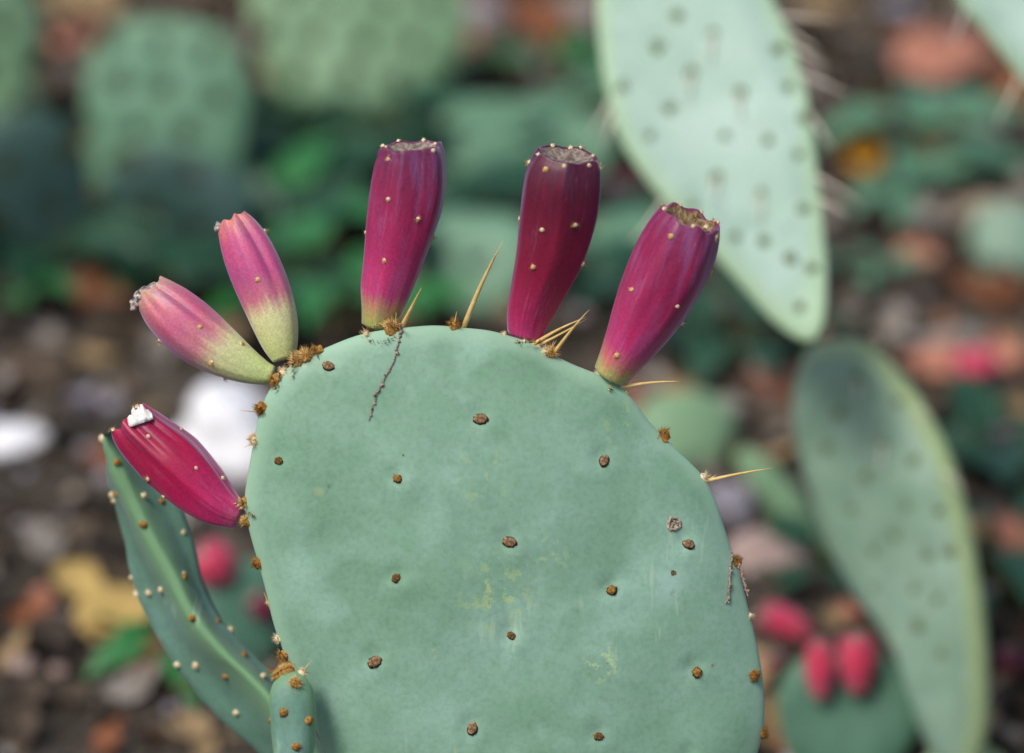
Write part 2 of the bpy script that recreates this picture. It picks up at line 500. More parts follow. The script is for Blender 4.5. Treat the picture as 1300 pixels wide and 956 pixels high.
def taper(name, pts, r0, mat, parent, sides=8):
    """A spine: a tapered, faintly bent rod through the given points."""
    V, F = [], []
    n = len(pts)
    for i, p in enumerate(pts):
        d = (pts[min(i + 1, n - 1)] - pts[max(i - 1, 0)])
        b = basis(d)
        f = i / (n - 1)
        r = r0 * (1 - f) ** 0.75 * (1.0 if f > 0.08 else 0.85) + 0.00005
        for k in range(sides):
            a = 2 * math.pi * k / sides
            V.append(p + b @ Vector((math.cos(a) * r, math.sin(a) * r * 0.75, 0)))
    for i in range(n - 1):
        for k in range(sides):
            F.append((i * sides + k, i * sides + (k + 1) % sides, (i + 1) * sides + (k + 1) % sides, (i + 1) * sides + k))
    F.append(tuple(range(sides))); F.append(tuple((n - 1) * sides + k for k in range(sides)))
    return build(name, V, F, mat, parent, pts[0])
def spine_px(s, a, b, dd, mat, r=0.0010, bow=0.02, parent=None):
    """Spine from surface pixel a to tip pixel b; the tip stands dd metres nearer the lens than its root."""
    p, n = surf_at(s, *a)
    q = P(b[0], b[1], depth(p) - dd)
    ln = (q - p).length
    side = (q - p).cross(FWD).normalized() * ln * bow
    pts = [p.lerp(q, i / 9) + side * math.sin(math.pi * i / 9) for i in range(10)]
    pts[0] = p - (q - p).normalized() * 0.0015
    return taper('spine', pts, r, mat, parent or s.ob)

# ------------------------------------------------------------------ fruit
def cr(pts, n):
    pts = [np.array(p, float) for p in pts]
    pts = [2 * pts[0] - pts[1]] + pts + [2 * pts[-1] - pts[-2]]
    m = len(pts) - 3
    out = []
    for i in range(n + 1):
        f = i / n * m; k = min(int(f), m - 1); t = f - k
        p0, p1, p2, p3 = pts[k:k + 4]
        out.append(0.5 * ((2 * p1) + (-p0 + p2) * t + (2 * p0 - 5 * p1 + 4 * p2 - p3) * t * t + (-p0 + 3 * p1 - 3 * p2 + p3) * t ** 3))
    return out
def fruit(parent, cl, d0, tilt, mat, scar_mat, grooves=(), seed=0, ribs=6, rib=0.045, bowl=0.5, lobes=0.035, rings=44, segs=72, rim=0.85, wrinkle=0.035):
    """cl: (px, py, half width px) from stalk to crown; tilt: metres the crown leans towards the lens."""
    c = cr(cl, rings)
    tot = sum(math.hypot(c[i + 1][0] - c[i][0], c[i + 1][1] - c[i][1]) for i in range(rings))
    pos, rad, tt, acc = [], [], [], 0
    for i in range(rings + 1):
        if i: acc += math.hypot(c[i][0] - c[i - 1][0], c[i][1] - c[i - 1][1])
        t = acc / tot
        d = d0 - tilt * t
        pos.append(P(c[i][0], c[i][1], d)); rad.append(c[i][2] * K * d); tt.append(t)
    V, A = [], []
    def ringdir(i, th, ax):
        e2 = -FWD; e2 = (e2 - ax * e2.dot(ax)).normalized(); e1 = ax.cross(e2)
        return e1 * math.cos(th) + e2 * math.sin(th)
    nr = 0
    def modul(t, th):
        r = 1 + rib * 0.5 - rib * (0.5 + 0.8 * t) * 1.5 * abs(math.sin(ribs * th / 2 + seed + 0.3 * math.sin(3 * t + seed))) ** 0.75 + rib * 0.4 * math.cos(3 * th + seed * 2 + t * 2)
        r += wrinkle * noise.noise(Vector((math.cos(th) * 1.6, math.sin(th) * 1.6, t * 3.0 + seed * 5)))
        r += wrinkle * 0.5 * noise.noise(Vector((math.cos(th) * 5, math.sin(th) * 5, t * 2.0 + seed * 5)))
        for (ga, gd, gw, t0) in grooves:
            da = (th - ga + math.pi) % (2 * math.pi) - math.pi
            sm = min(1, max(0, (t - t0) / (1 - t0))); sm = sm * sm * (3 - 2 * sm)
            r -= gd * math.exp(-(da / gw) ** 2) * sm
        return r
    # stalk end closes inside the pad
    for i in range(rings + 1):
        ax = (pos[min(i + 1, rings)] - pos[max(i - 1, 0)]).normalized()
        for k in range(segs):
            th = 2 * math.pi * k / segs
            wav = 0
            if tt[i] > 0.93:
                wav = (tt[i] - 0.93) / 0.07 * lobes * rad[-1] * (math.cos(7 * th + seed) + 0.6 * math.cos(4 * th + 2 * seed))
            V.append(pos[i] + ringdir(i, th, ax) * rad[i] * modul(tt[i], th) + ax * wav)
            A.append((math.cos(th), math.sin(th), tt[i]))
        nr += 1
    ax = (pos[-1] - pos[-2]).normalized()
    Rt = rad[-1]
    for (fr, hh) in ((0.985, 0.018), (0.95, 0.026), (0.90, 0.012), (rim + 0.02, -0.03), (rim - 0.01, -0.10)):
        for k in range(segs):
            th = 2 * math.pi * k / segs
            wav = lobes * Rt * (math.cos(7 * th + seed) + 0.6 * math.cos(4 * th + 2 * seed)) * max(0.3, (fr - 0.5) / 0.5)
            V.append(pos[-1] + ringdir(rings, th, ax) * Rt * fr * modul(1, th) + ax * (hh * Rt + wav))
            A.append((math.cos(th), math.sin(th), 1.0))
        nr += 1
    F = []
    for i in range(nr - 1):
        for k in range(segs):
            F.append((i * segs + k, i * segs + (k + 1) % segs, (i + 1) * segs + (k + 1) % segs, (i + 1) * segs + k))
    F.append(tuple(reversed(range(segs))))
    F.append(tuple((nr - 1) * segs + k for k in range(segs)))
    ob = build('fruit', V, F, mat, parent, pos[0])
    at = ob.data.attributes.new('along', 'FLOAT_VECTOR', 'POINT')
    at.data.foreach_set('vector', [x for a_ in A for x in a_])
    s = Surf(); s.verts = V; s.bvh = BVHTree.FromPolygons(V, F); s.ob = ob; s.tip = pos[-1]; s.ax = ax; s.R = Rt
    # sunken dried crown
    if scar_mat:
        sv = []
        e = [(rim + 0.01, -0.035), (rim - 0.1, -0.10), (rim * 0.65, -0.10 - bowl * 0.22), (rim * 0.4, -0.10 - bowl * 0.32), (rim * 0.15, -0.10 - bowl * 0.30)]
        for (fr, hh) in e:
            for k in range(segs):
                th = 2 * math.pi * k / segs
                wav = lobes * Rt * (math.cos(7 * th + seed) + 0.6 * math.cos(4 * th + 2 * seed)) * max(0.0, (fr - 0.5) / 0.5)
                z = hh * Rt + wav + Rt * 0.06 * noise.noise(Vector((math.cos(th) * fr * 4, math.sin(th) * fr * 4, seed * 3.3)))
                sv.append(pos[-1] + ringdir(rings, th, ax) * Rt * fr * modul(1, th) + ax * (z + 0.0004))
        sv.append(pos[-1] + ax * Rt * (-0.10 - bowl * 0.3))
        SF = []
        for i in range(len(e) - 1):
            for k in range(segs):
                SF.append((i * segs + k, i * segs + (k + 1) % segs, (i + 1) * segs + (k + 1) % segs, (i + 1) * segs + k))
        for k in range(segs):
            SF.append(((len(e) - 1) * segs + k, (len(e) - 1) * segs + (k + 1) % segs, len(sv) - 1))
        so = build('crown_scar', sv, SF, scar_mat, ob, pos[-1], recalc=False)
        if so.data.polygons[0].normal.dot(ax) < 0: so.data.flip_normals()
        # cut the lid of the fruit away so the bowl shows
        bm = bmesh.new(); bm.from_mesh(ob.data)
        big = [f for f in bm.faces if len(f.verts) == segs]
        big.sort(key=lambda f: (f.calc_center_median() + pos[0] - pos[-1]).length)
        bmesh.ops.delete(bm, geom=[big[0]], context='FACES_ONLY')
        bm.to_mesh(ob.data); bm.free()
    return s

# ================================================================== GROUND
def axis_vals(lo, hi, step, far):
    inner = list(np.arange(lo, hi + 1e-6, step))
    out, g, x = [], step, hi
    while x < far:
        g *= 1.35; x += g; out.append(x)
    left, g, x = [], step, lo
    while x > -far:
        g *= 1.35; x -= g; left.append(x)
    return left[::-1] + inner + out
gm, nt, b = new_mat('soil')
co = objco(nt)
a1 = noise_t(nt, co, 6, 6, 0.65); a2 = noise_t(nt, co, 60, 5, 0.7); a3 = noise_t(nt, co, 260, 3, 0.6)
c = ramp(nt, a1, [(0.35, S((38, 35, 29))), (0.5, S((64, 58, 49))), (0.66, S((98, 90, 79)))]).outputs[0]
c = mix(nt, ramp(nt, a2, [(0.5, gray(0)), (0.62, gray(0.75))]).outputs[0], c, S((118, 106, 95)))
c = mix(nt, ramp(nt, a3, [(0.6, gray(0)), (0.7, gray(0.7))]).outputs[0], c, S((168, 156, 148)))
c = mix(nt, ramp(nt, a2, [(0.3, gray(0.8)), (0.42, gray(0))]).outputs[0], c, S((34, 30, 25)))
L(nt, c, b.inputs['Base Color']); b.inputs['Roughness'].default_value = 0.95
b.inputs['Specular IOR Level'].default_value = 0.2
ad = N(nt, 'Math', operation='ADD'); L(nt, a2, ad.inputs[0]); L(nt, a3, ad.inputs[1])
bump(nt, b, ad.outputs[0], 0.8, 0.01)
xs, ys = axis_vals(-1.4, 1.4, 0.02, 90), axis_vals(0.9, 4.4, 0.02, 90)
V = [(x, y, gz(x, y)) for y in ys for x in xs]
nx = len(xs)
F = [(j * nx + i, j * nx + i + 1, (j + 1) * nx + i + 1, (j + 1) * nx + i) for j in range(len(ys) - 1) for i in range(nx - 1)]
g = build('ground', V, F, gm, None, (0, 0, 0), recalc=False)
tag(g, 'brown soil covered in dry litter', 'ground', kind='structure')

# ================================================================== MAIN CACTUS
MAIN_PTS = [(312, 650), (313, 620), (317, 590), (322, 560), (328, 530), (336, 506), (348, 487), (366, 468), (386, 454), (410, 443), (440, 432),
            (470, 423), (500, 417), (530, 415), (560, 414), (592, 416), (622, 420), (652, 428), (682, 439), (708, 452), (735, 466), (760, 477),
            (780, 486), (795, 498), (812, 518), (833, 545), (856, 569), (880, 592), (898, 613), (911, 640), (921, 670), (931, 700), (941, 735),
            (951, 770), (959, 803), (966, 838), (971, 870), (973, 905), (968, 945), (950, 990), (910, 1035), (850, 1075), (780, 1105), (700, 1125),
            (630, 1128), (560, 1110), (500, 1075), (450, 1020), (412, 950), (388, 890), (366, 842), (350, 805), (340, 760), (330, 725), (320, 690)]
AREOLES = [(417, 465, 0), (354, 585, 0), (610, 532, 0), (505, 608, 0), (767, 585, 0), (503, 734, 0), (647, 688, 0), (777, 750, 0),
           (874, 691, 0), (649, 807, 0), (476, 840, 0), (885, 854, 0), (600, 925, 0), (760, 935, 0), (880, 965, 0)]
NM = turn(5, 20)
base_main = Vector((P(640, 1100, 1.5).x, P(640, 1100, 1.5).y, 0))
base_main.z = gz(base_main.x, base_main.y)
cactus = empty('prickly_pear_cactus', base_main, 'prickly pear cactus with six magenta fruits on its broad sharp green pad', 'cactus')
p0m = P((312 + 973) / 2, (414 + 1128) / 2, 1.5)
um, vm_, nm = plane_axes(NM)
def main_local(px, py):
    r = ray(px, py); fr = p0m + nm * 0.011
    q = CAM + r * ((fr - CAM).dot(nm) / r.dot(nm)) - p0m
    return tuple(q)
SC_ = [(main_local(630, 752), 0.022, 0.53, 0.5, S((190, 208, 132)), 160),
       (main_local(650, 735), 0.016, 0.57, 0.45, S((186, 206, 136)), 190),
       (main_local(608, 605), 0.017, 0.56, 0.4, S((182, 204, 132)), 170),
       (main_local(690, 700), 0.014, 0.57, 0.4, S((182, 204, 132)), 210),
       (main_local(765, 840), 0.011, 0.54, 0.8, S((186, 212, 150)), 240),
       (main_local(800, 535), 0.014, 0.56, 0.7, S((190, 210, 120)), 170),
       (main_local(900, 700), 0.012, 0.54, 0.35, S((140, 180, 90)), 160),
       (main_local(545, 830), 0.012, 0.58, 0.4, S((182, 204, 132)), 180),
       (main_local(850, 745), 0.010, 0.42, 0.5, S((176, 206, 200)), 60),
       (main_local(389, 802), 0.0022, 0.2, 0.8, S((170, 140, 92)), 90),
       (main_local(404, 625), 0.0016, 0.2, 0.8, S((214, 200, 140)), 90)]
M['pad_main'] = pad_material('grey_green_skin', S((116, 156, 128)), S((144, 180, 162)), S((152, 190, 162)), scuffs=SC_, rim_at=0.93)
dips = [(x - 3, y - 4, 0.0014, 0.0042) for (x, y, _) in AREOLES] + [(x + 10, y + 10, -0.0009, 0.0060) for (x, y, _) in AREOLES] + [(841, 560, 0.001, 0.008), (700, 462, 0.0016, 0.011), (600, 425, 0.001, 0.012),
        (760, 500, -0.0012, 0.009), (470, 480, -0.0014, 0.014), (640, 600, 0.001, 0.03), (560, 660, -0.001, 0.03), (395, 690, 0.0014, 0.010), (860, 664, 0.0008, 0.006)]
pm = px_pad('pad', MAIN_PTS, 1.5, NM, 0.0135, cactus, M['pad_main'], dips_px=dips, a=3.0, b=0.55, rings=80, segs=400, amp=0.0014, freq=20, seed=2.0, bend=-0.005)
tag(pm.ob, 'broad grey-green pad in sharp focus that carries the six fruits')
for i, (x, y, k) in enumerate(AREOLES):
    put(T_BROWN[i % 4], pm, x, y, scale=rng.uniform(0.9, 1.15), push=Vector((0, 0, 0.25)))
put(T_ORANGE[0], pm, 957, 857, scale=0.95, push=turn(0, 10))
for (x, y, me, sc) in [(841, 553, T_ORANGE[1], 1.2), (897, 604, T_CREAM[0], 1.0), (934, 712, T_ORANGE[2], 1.0), (955, 783, T_CREAM[1], 0.7), (577, 413, T_AMBER[0], 0.95),
                       (497, 416, T_AMBER[1], 1.2), (506, 416, T_ORANGE[1], 0.7), (699, 449, T_AMBER[2], 1.0), (693, 447, T_CREAM[2], 0.9), (402, 446, T_AMBER[0], 0.9), (389, 453, T_AMBER[2], 1.1),
                       (378, 459, T_AMBER[1], 1.1), (360, 472, T_CREAM[0], 0.9), (349, 484, T_AMBER[0], 1.0), (331, 519, T_ORANGE[0], 1.1), (323, 560, T_CREAM[2], 0.95), (321, 555, T_AMBER[2], 0.7),
                       (325, 713, T_ORANGE[2], 1.0), (346, 812, T_CREAM[1], 0.85), (352, 838, T_AMBER[0], 1.0), (360, 850, T_AMBER[2], 1.0), (339, 765, T_CREAM[0], 0.5),
                       (465, 424, T_CREAM[1], 0.6), (640, 424, T_CREAM[0], 0.55), (668, 432, T_CREAM[2], 0.6), (682, 436, T_FBROWN[0], 1.2), (757, 474, T_CREAM[1], 0.6), (800, 497, T_CREAM[2], 0.45),
                       (306, 640, T_AMBER[1], 0.8), (309, 660, T_AMBER[2], 0.9), (972, 930, T_ORANGE[0], 0.9)]:
    put(me, pm, x, y, scale=sc, push=turn(0, 25) * 0.35)
for a_, b_, dd, mt, r in [((588, 414), (639, 305), 0.015, M['spine'], 0.0013), ((510, 414), (535, 365), 0.012, M['spine'], 0.0011), ((704, 450), (748, 393), 0.014, M['spine'], 0.0013),
                          ((680, 436), (743, 403), 0.004, M['spine'], 0.0011), ((683, 437), (746, 404), 0.010, M['spine'], 0.0009), ((795, 486), (863, 484), 0.012, M['spine'], 0.0011),
                          ((899, 611), (981, 594), 0.016, M['spine'], 0.0011), ((500, 412), (503, 396), 0.004, M['spine'], 0.0005), ((580, 411), (580, 395), 0.003, M['spine'], 0.0005),
                          ((699, 447), (707, 431), 0.003, M['spine'], 0.0004), ((699, 447), (703, 433), 0.003, M['spine'], 0.0004), ((330, 522), (305, 521), 0.004, M['spine'], 0.0004),
                          ((338, 772), (335, 752), 0.003, M['spine'], 0.0005), ((900, 606), (910, 602), 0.003, M['spine'], 0.0005), ((795, 490), (814, 489), 0.0, M['spine'], 0.0003),
                          ((323, 563), (309, 568), 0.003, M['spine'], 0.0003)]:
    spine_px(pm, a_, b_, dd, mt, r, bow=rng.uniform(-0.02, 0.03))
# corky scab and a small wound on the skin
def scab(s, px, py, r, mat, name, seed):
    p, n = surf_at(s, px, py)
    rnd = random.Random(seed)
    V, F = [], []
    bs = basis(n)
    segs = 22
    prof = [(1.0, -0.02), (0.93, 0.22), (0.78, 0.30), (0.6, 0.12), (0.4, -0.02), (0.2, 0.10)]
    shape = [1 + 0.13 * math.cos(3 * (2 * math.pi * k / segs) + 0.6) + 0.10 * math.cos(2 * math.pi * k / segs + 2) + rnd.uniform(-0.14, 0.14) for k in range(segs)]
    for (f, h) in prof:
        for k in range(segs):
            a = 2 * math.pi * k / segs
            V.append(p + bs @ Vector((math.cos(a) * r * f * shape[k], math.sin(a) * r * f * shape[k], r * (h + rnd.uniform(-0.07, 0.07)))))
    V.append(p + bs @ Vector((0, 0, r * 0.1)))
    for i in range(len(prof) - 1):
        for k in range(segs):
            F.append((i * segs + k, i * segs + (k + 1) % segs, (i + 1) * segs + (k + 1) % segs, (i + 1) * segs + k))
    for k in range(segs): F.append(((len(prof) - 1) * segs + k, (len(prof) - 1) * segs + (k + 1) % segs, len(V) - 1))
    o = build(name, V, F, [mat, M['darkbrown']], s.ob, p, mi=[1 if 3 <= (i // segs) <= 5 and rnd.random() < 0.4 else 0 for i in range(len(F))], recalc=False)
    if o.data.polygons[0].normal.dot(n) < 0: o.data.flip_normals()
    return o
scab(pm, 856, 664, 0.0034, M['cork'], 'scab', 3)
scab(pm, 855, 727, 0.0012, M['brown'], 'scab', 5)
scab(pm, 904, 845, 0.0008, M['cork'], 'scab', 8)
scab(pm, 512, 578, 0.0005, M['brown'], 'scab', 9)

# ---- the six fruits
def stops(*a): return [(p, S(c)) for p, c in a]
FM = {
 'f3': fruit_material('purple_fruit_skin', stops((0.03, (170, 178, 96)), (0.12, (196, 150, 110)), (0.2, (206, 62, 120)), (0.45, (170, 42, 94)), (0.75, (142, 36, 78)), (0.97, (96, 34, 72))), S((196, 44, 98)), S((142, 86, 138)), 0.6, green_to=0.12),
 'f4': fruit_material('dark_crimson_fruit_skin', stops((0.0, (196, 62, 120)), (0.12, (180, 38, 92)), (0.35, (142, 26, 62)), (0.7, (108, 22, 50)), (0.97, (74, 20, 46))), S((150, 24, 62)), S((96, 48, 78)), 0.35),
 'f5': fruit_material('magenta_fruit_skin', stops((0.02, (176, 180, 104)), (0.1, (206, 120, 112)), (0.2, (200, 52, 116)), (0.5, (166, 44, 92)), (0.8, (146, 40, 84)), (0.98, (118, 42, 84))), S((190, 42, 92)), S((158, 96, 148)), 0.6, green_to=0.12),
 'f1': fruit_material('half_ripe_fruit_skin', stops((0.10, (204, 212, 140)), (0.30, (216, 214, 158)), (0.42, (200, 116, 132)), (0.58, (188, 78, 132)), (0.85, (202, 86, 132)), (0.97, (214, 130, 112))), S((198, 98, 130)), S((136, 92, 142)), 0.5, green_to=0.38),
 'f2': fruit_material('greenish_pink_fruit_skin', stops((0.12, (194, 210, 138)), (0.34, (212, 212, 156)), (0.50, (198, 124, 132)), (0.68, (194, 90, 126)), (0.88, (206, 112, 124)), (0.98, (206, 160, 128))), S((196, 110, 124)), S((140, 108, 150)), 0.55, green_to=0.42),
 'f0': fruit_material('crimson_fruit_skin', stops((0.0, (206, 92, 132)), (0.12, (200, 46, 108)), (0.35, (182, 26, 84)), (0.6, (164, 20, 66)), (0.85, (150, 22, 64)), (1.0, (170, 34, 76))), S((196, 26, 78)), S((120, 42, 92)), 0.4),
}
D0 = 1.498
f3 = fruit(cactus, [(479, 414, 21), (484, 394, 26), (490, 368, 33), (500, 330, 39), (510, 285, 45.5), (519, 240, 48.5), (522, 206, 46), (521, 186, 41)], D0, 0.019, FM['f3'], M['scar'], grooves=((1.2, 0.05, 0.12, 0.3),), seed=1.0)
f4 = fruit(cactus, [(667, 424, 23), (672, 398, 29), (683, 365, 36), (698, 320, 45), (709, 270, 51), (714, 232, 52), (718, 210, 48), (720, 197, 42)], D0, 0.027, FM['f4'], M['scar'], grooves=((1.15, 0.04, 0.1, 0.6),), seed=2.1)
f5 = fruit(cactus, [(775, 476, 23), (788, 455, 28), (806, 426, 36), (828, 386, 46), (848, 345, 51), (862, 312, 50), (871, 291, 46), (877, 277, 40.5)], D0, 0.027, FM['f5'], M['scar_brown'], grooves=((2.3, 0.07, 0.14, 0.75), (0.9, 0.05, 0.15, 0.8)), seed=3.7, bowl=0.9, lobes=0.06)
f1 = fruit(cactus, [(361, 456, 15), (356, 437, 23), (349, 410, 29.5), (338, 375, 34), (325, 343, 35), (312, 313, 32), (301, 290, 26), (295, 278, 20)], D0, -0.004, FM['f1'], M['remnant'], grooves=((1.0, 0.24, 0.16, 0.12),), seed=4.3, lobes=0.10, rib=0.03)
f2 = fruit(cactus, [(347, 476, 11), (330, 472, 17), (305, 461, 25), (275, 443, 33.5), (245, 421, 37.5), (218, 397, 35), (199, 379, 28.5), (190, 370, 23)], D0, -0.006, FM['f2'], M['remnant'], grooves=((0.95, 0.24, 0.15, 0.15), (1.9, 0.08, 0.15, 0.7)), seed=5.9, lobes=0.11, rib=0.03)
f0 = fruit(cactus, [(304, 655, 16), (295, 651, 22), (274, 638, 31), (246, 613, 39), (219, 586, 42), (194, 563, 38), (173, 543, 33), (164, 534, 29)], D0 - 0.002, -0.004, FM['f0'], M['flesh'], grooves=((0.9, 0.16, 0.13, 0.45), (1.5, 0.15, 0.12, 0.5), (2.15, 0.08, 0.16, 0.5)), seed=7.2, lobes=0.10, rib=0.06, wrinkle=0.07)
for s, lab in ((f3, 'tall purple fruit with greenish base beside the amber tuft'), (f4, 'darkest crimson fruit, upright with round grey crown'), (f5, 'leaning magenta fruit with ragged brown crown'),
               (f1, 'half-ripe pink fruit with pale green base, upright'), (f2, 'pink and green fruit lying out sideways with glassy dried tip'), (f0, 'crimson fruit with torn white tip')):
    tag(s.ob, lab)
for s, lst in ((f3, [(493, 202, 0), (493, 253, 1), (531, 278, 0), (464, 295, 1), (488, 331, 2), (554, 306, 0), (568, 233, 1), (484, 184, 1), (506, 175, 1), (537, 177, 1), (552, 183, 1), (550, 191, 1), (490, 187, 1)]),
               (f4, [(730, 286, 0), (677, 339, 2), (741, 336, 0), (658, 278, 1), (672, 206, 0), (765, 213, 0), (693, 215, 2), (683, 196, 1), (702, 185, 1), (724, 185, 1), (739, 187, 0), (753, 198, 1), (716, 211, 1), (748, 210, 1), (688, 292, 1)]),
               (f5, [(802, 368, 2), (860, 389, 1), (868, 417, 0), (906, 347, 0), (852, 300, 2), (909, 301, 0), (844, 265, 0), (880, 287, 1), (897, 288, 1), (908, 268, 0), (863, 259, 1), (893, 263, 1), (783, 451, 2), (914, 282, 1)]),
               (f1, [(327, 355, 2), (338, 294, 0), (275, 290, 1)]),
               (f2, [(198, 442, 0), (268, 461, 2), (285, 488, 0), (254, 415, 2), (168, 392, 1), (307, 436, 2)]),
               (f0, [(188, 608, 0), (204, 636, 0), (230, 545, 1), (188, 554, 1), (249, 594, 1), (283, 607, 1), (137, 537, 0), (174, 511, 0)])):
    for (x, y, k) in lst:
        put(((T_FRUIT, T_FSMALL, T_FBROWN)[k])[rng.randrange(3)], s, x, y, scale=rng.uniform(0.85, 1.15), sink=0.0002)
# torn white tip, dried petals on the crowns
def crust(s, px, py, d, w, h, mat, name, seed, up, thick=0.002, n=26):
    """A thin jagged scrap standing on the crown."""
    rnd = random.Random(seed)
    c0 = P(px, py, d); upv = (UPV * up[1] + RGT * up[0]).normalized(); sd_ = upv.cross(FWD).normalized()
    V, F = [], []
    top = [h * (0.45 + 0.55 * math.sin(math.pi * (i / (n - 1)) ** 0.8)) * rnd.uniform(0.75, 1.1) for i in range(n)]
    for side in (-1, 1):
        for j in range(4):
            for i in range(n):
                x = (i / (n - 1) - 0.5) * w
                V.append(c0 + sd_ * x + upv * (top[i] * j / 3 - 0.002) + FWD * (side * thick * (1 - 0.25 * j) * (0.4 + math.sin(math.pi * i / (n - 1))) + thick * 0.5 * noise.noise(Vector((i * 0.25, j * 0.6, seed)))))
    def ix(s_, j, i): return (0 if s_ < 0 else 4 * n) + j * n + i
    for j in range(3):
        for i in range(n - 1):
            F.append((ix(-1, j, i), ix(-1, j, i + 1), ix(-1, j + 1, i + 1), ix(-1, j + 1, i)))
            F.append((ix(1, j, i), ix(1, j + 1, i), ix(1, j + 1, i + 1), ix(1, j, i + 1)))
    for i in range(n - 1):
        F.append((ix(-1, 3, i), ix(-1, 3, i + 1), ix(1, 3, i + 1), ix(1, 3, i)))
        F.append((ix(-1, 0, i), ix(1, 0, i), ix(1, 0, i + 1), ix(-1, 0, i + 1)))
    for j in range(3):
        for e in (0, n - 1):
            F.append((ix(-1, j, e), ix(-1, j + 1, e), ix(1, j + 1, e), ix(1, j, e)))
    return build(name, V, F, mat, s.ob, c0, smooth=True)
dt = depth(f0.tip)
crust(f0, 178, 532, dt - 0.0100, 0.0112, 0.0082, M['flesh'], 'torn_flesh', 4, (-0.35, 1.0), 0.0022)
def lump(s, px, py, d, r, mat, name, seed):
    rnd = random.Random(seed)
    c0 = P(px, py, d)
    bm = bmesh.new(); bmesh.ops.create_icosphere(bm, subdivisions=2, radius=r)
    V = []
    for vv in bm.verts:
        V.append(c0 + vv.co * (1 + 0.5 * noise.noise(vv.co * (1.6 / r) + Vector((seed, 0, 0)))))
    F = [tuple(v_.index for v_ in f.verts) for f in bm.faces]
    bm.free()
    return build(name, V, F, mat, s.ob, c0)
m_gl, nt, b = new_mat('glassy_remnant')
n1 = noise_t(nt, objco(nt), 500, 4)
L(nt, ramp(nt, n1, [(0.38, S((110, 92, 84))), (0.6, S((222, 214, 208)))]).outputs[0], b.inputs['Base Color'])
b.inputs['Roughness'].default_value = 0.2; b.inputs['Transmission Weight'].default_value = 0.25
for i, (x, y, r) in enumerate([(172, 385, 0.0026), (177, 377, 0.0028), (184, 371, 0.0028), (192, 365, 0.0020), (195, 363, 0.0017), (169, 391, 0.0014)]):
    lump(f2, x, y, depth(f2.tip) - 0.002 - 0.0006 * i, r, m_gl, 'dried_petal', i * 3.7)
for i, (x, y, r) in enumerate([(276, 290, 0.0017), (277, 285, 0.0013)]):
    lump(f1, x, y, depth(f1.tip) - 0.003, r, m_gl, 'dried_petal', 20 + i * 3.7)
# papery collars where the fruits leave the pad
def collar(s, px, py, r, seed, name='collar'):
    rnd = random.Random(seed)
    p, n = surf_at(pm, px, py)
    V, F, MI = [], [], []
    for i in range(70):
        a = rnd.uniform(0, 6.28); e = rnd.uniform(0.6, 1.0)
        b_ = basis(n)
        base = b_ @ Vector((math.cos(a) * r * e, math.sin(a) * r * e * 0.8, -0.001))
        d = b_ @ Vector((math.cos(a) * 0.9 + rnd.uniform(-.5, .5), math.sin(a) * 0.9 + rnd.uniform(-.5, .5), rnd.uniform(0.5, 1.4)))
        spike(V, F, MI, p + base, d, rnd.uniform(0.001, 0.0032), rnd.uniform(0.00018, 0.0004), 0 if rnd.random() < 0.6 else 1)
    return build(name, V, F, [M['amber'], M['cream']], s.ob, p, mi=MI)
for s, x, y, r in ((f3, 482, 421, 0.008), (f4, 667, 431, 0.008), (f5, 777, 483, 0.008), (f1, 368, 464, 0.0065), (f2, 349, 482, 0.006), (f0, 310, 652, 0.0065)):
    collar(s, x, y, r, int(x))

# ---- dry strands caught on the rim
def strand(pts, d, label, r=0.00035, beads=16, seed=1):
    rnd = random.Random(seed)
    c = cr(pts, 40)
    pos = []
    for q in c:
        sp0, sn0 = surf_at(pm, q[0], q[1])
        on = (proj(sp0)[0] - q[0]) ** 2 + (proj(sp0)[1] - q[1]) ** 2 < 4
        pos.append(P(q[0] + rnd.uniform(-1, 1), q[1], (depth(sp0) - 0.0007) if on else d))
    V, F, MI = [], [], []
    sd_ = 6
    for i, p in enumerate(pos):
        b_ = basis(pos[min(i + 1, 40)] - pos[max(i - 1, 0)])
        for k in range(sd_):
            a = 2 * math.pi * k / sd_
            rr = r * (1 + 0.5 * rnd.random()) * (1 - 0.4 * i / 40)
            V.append(p + b_ @ Vector((math.cos(a) * rr, math.sin(a) * rr, 0)))
    for i in range(40):
        for k in range(sd_): F.append((i * sd_ + k, i * sd_ + (k + 1) % sd_, (i + 1) * sd_ + (k + 1) % sd_, (i + 1) * sd_ + k))
    for j in range(beads):
        p = pos[int(40 * (j / beads) ** 1.1)] + Vector((rnd.uniform(-1, 1), 0, rnd.uniform(-1, 1))) * 0.0007
        rb = rnd.uniform(0.0003, 0.0009)
        bm = bmesh.new(); bmesh.ops.create_icosphere(bm, subdivisions=1, radius=rb)
        k0 = len(V)
        for vv in bm.verts: V.append(p + vv.co * rnd.uniform(0.7, 1.3))
        for f in bm.faces: F.append(tuple(k0 + v_.index for v_ in f.verts))
        bm.free()
    o = build('dry_strand', V, F, [M['strand'], M['strand_stem']], None, pos[0], mi=[1 if i < 40 * sd_ else 0 for i in range(len(F))])
    return tag(o, label, 'strand')
dm = depth(surf_at(pm, 490, 480)[0])
strand([(508, 414), (507, 425), (502, 450), (490, 478), (482, 492), (475, 510), (467, 534)], dm - 0.0018, 'long beaded dry strand hanging down the pad from the amber tuft', seed=2, beads=26, r=0.00024)
dm2 = depth(surf_at(pm, 920, 730)[0])
strand([(930, 703), (927, 725), (926, 745), (925, 758), (921, 766)], dm2 - 0.0022, 'pale dry strand with hooked end hanging on the pad face below an orange tuft', seed=3, beads=14, r=0.0004)
strand([(938, 718), (942, 732), (946, 745), (949, 757)], dm2 - 0.001, 'short reddish dry strand hanging over the pad rim below an orange tuft', seed=4, beads=14, r=0.0004)

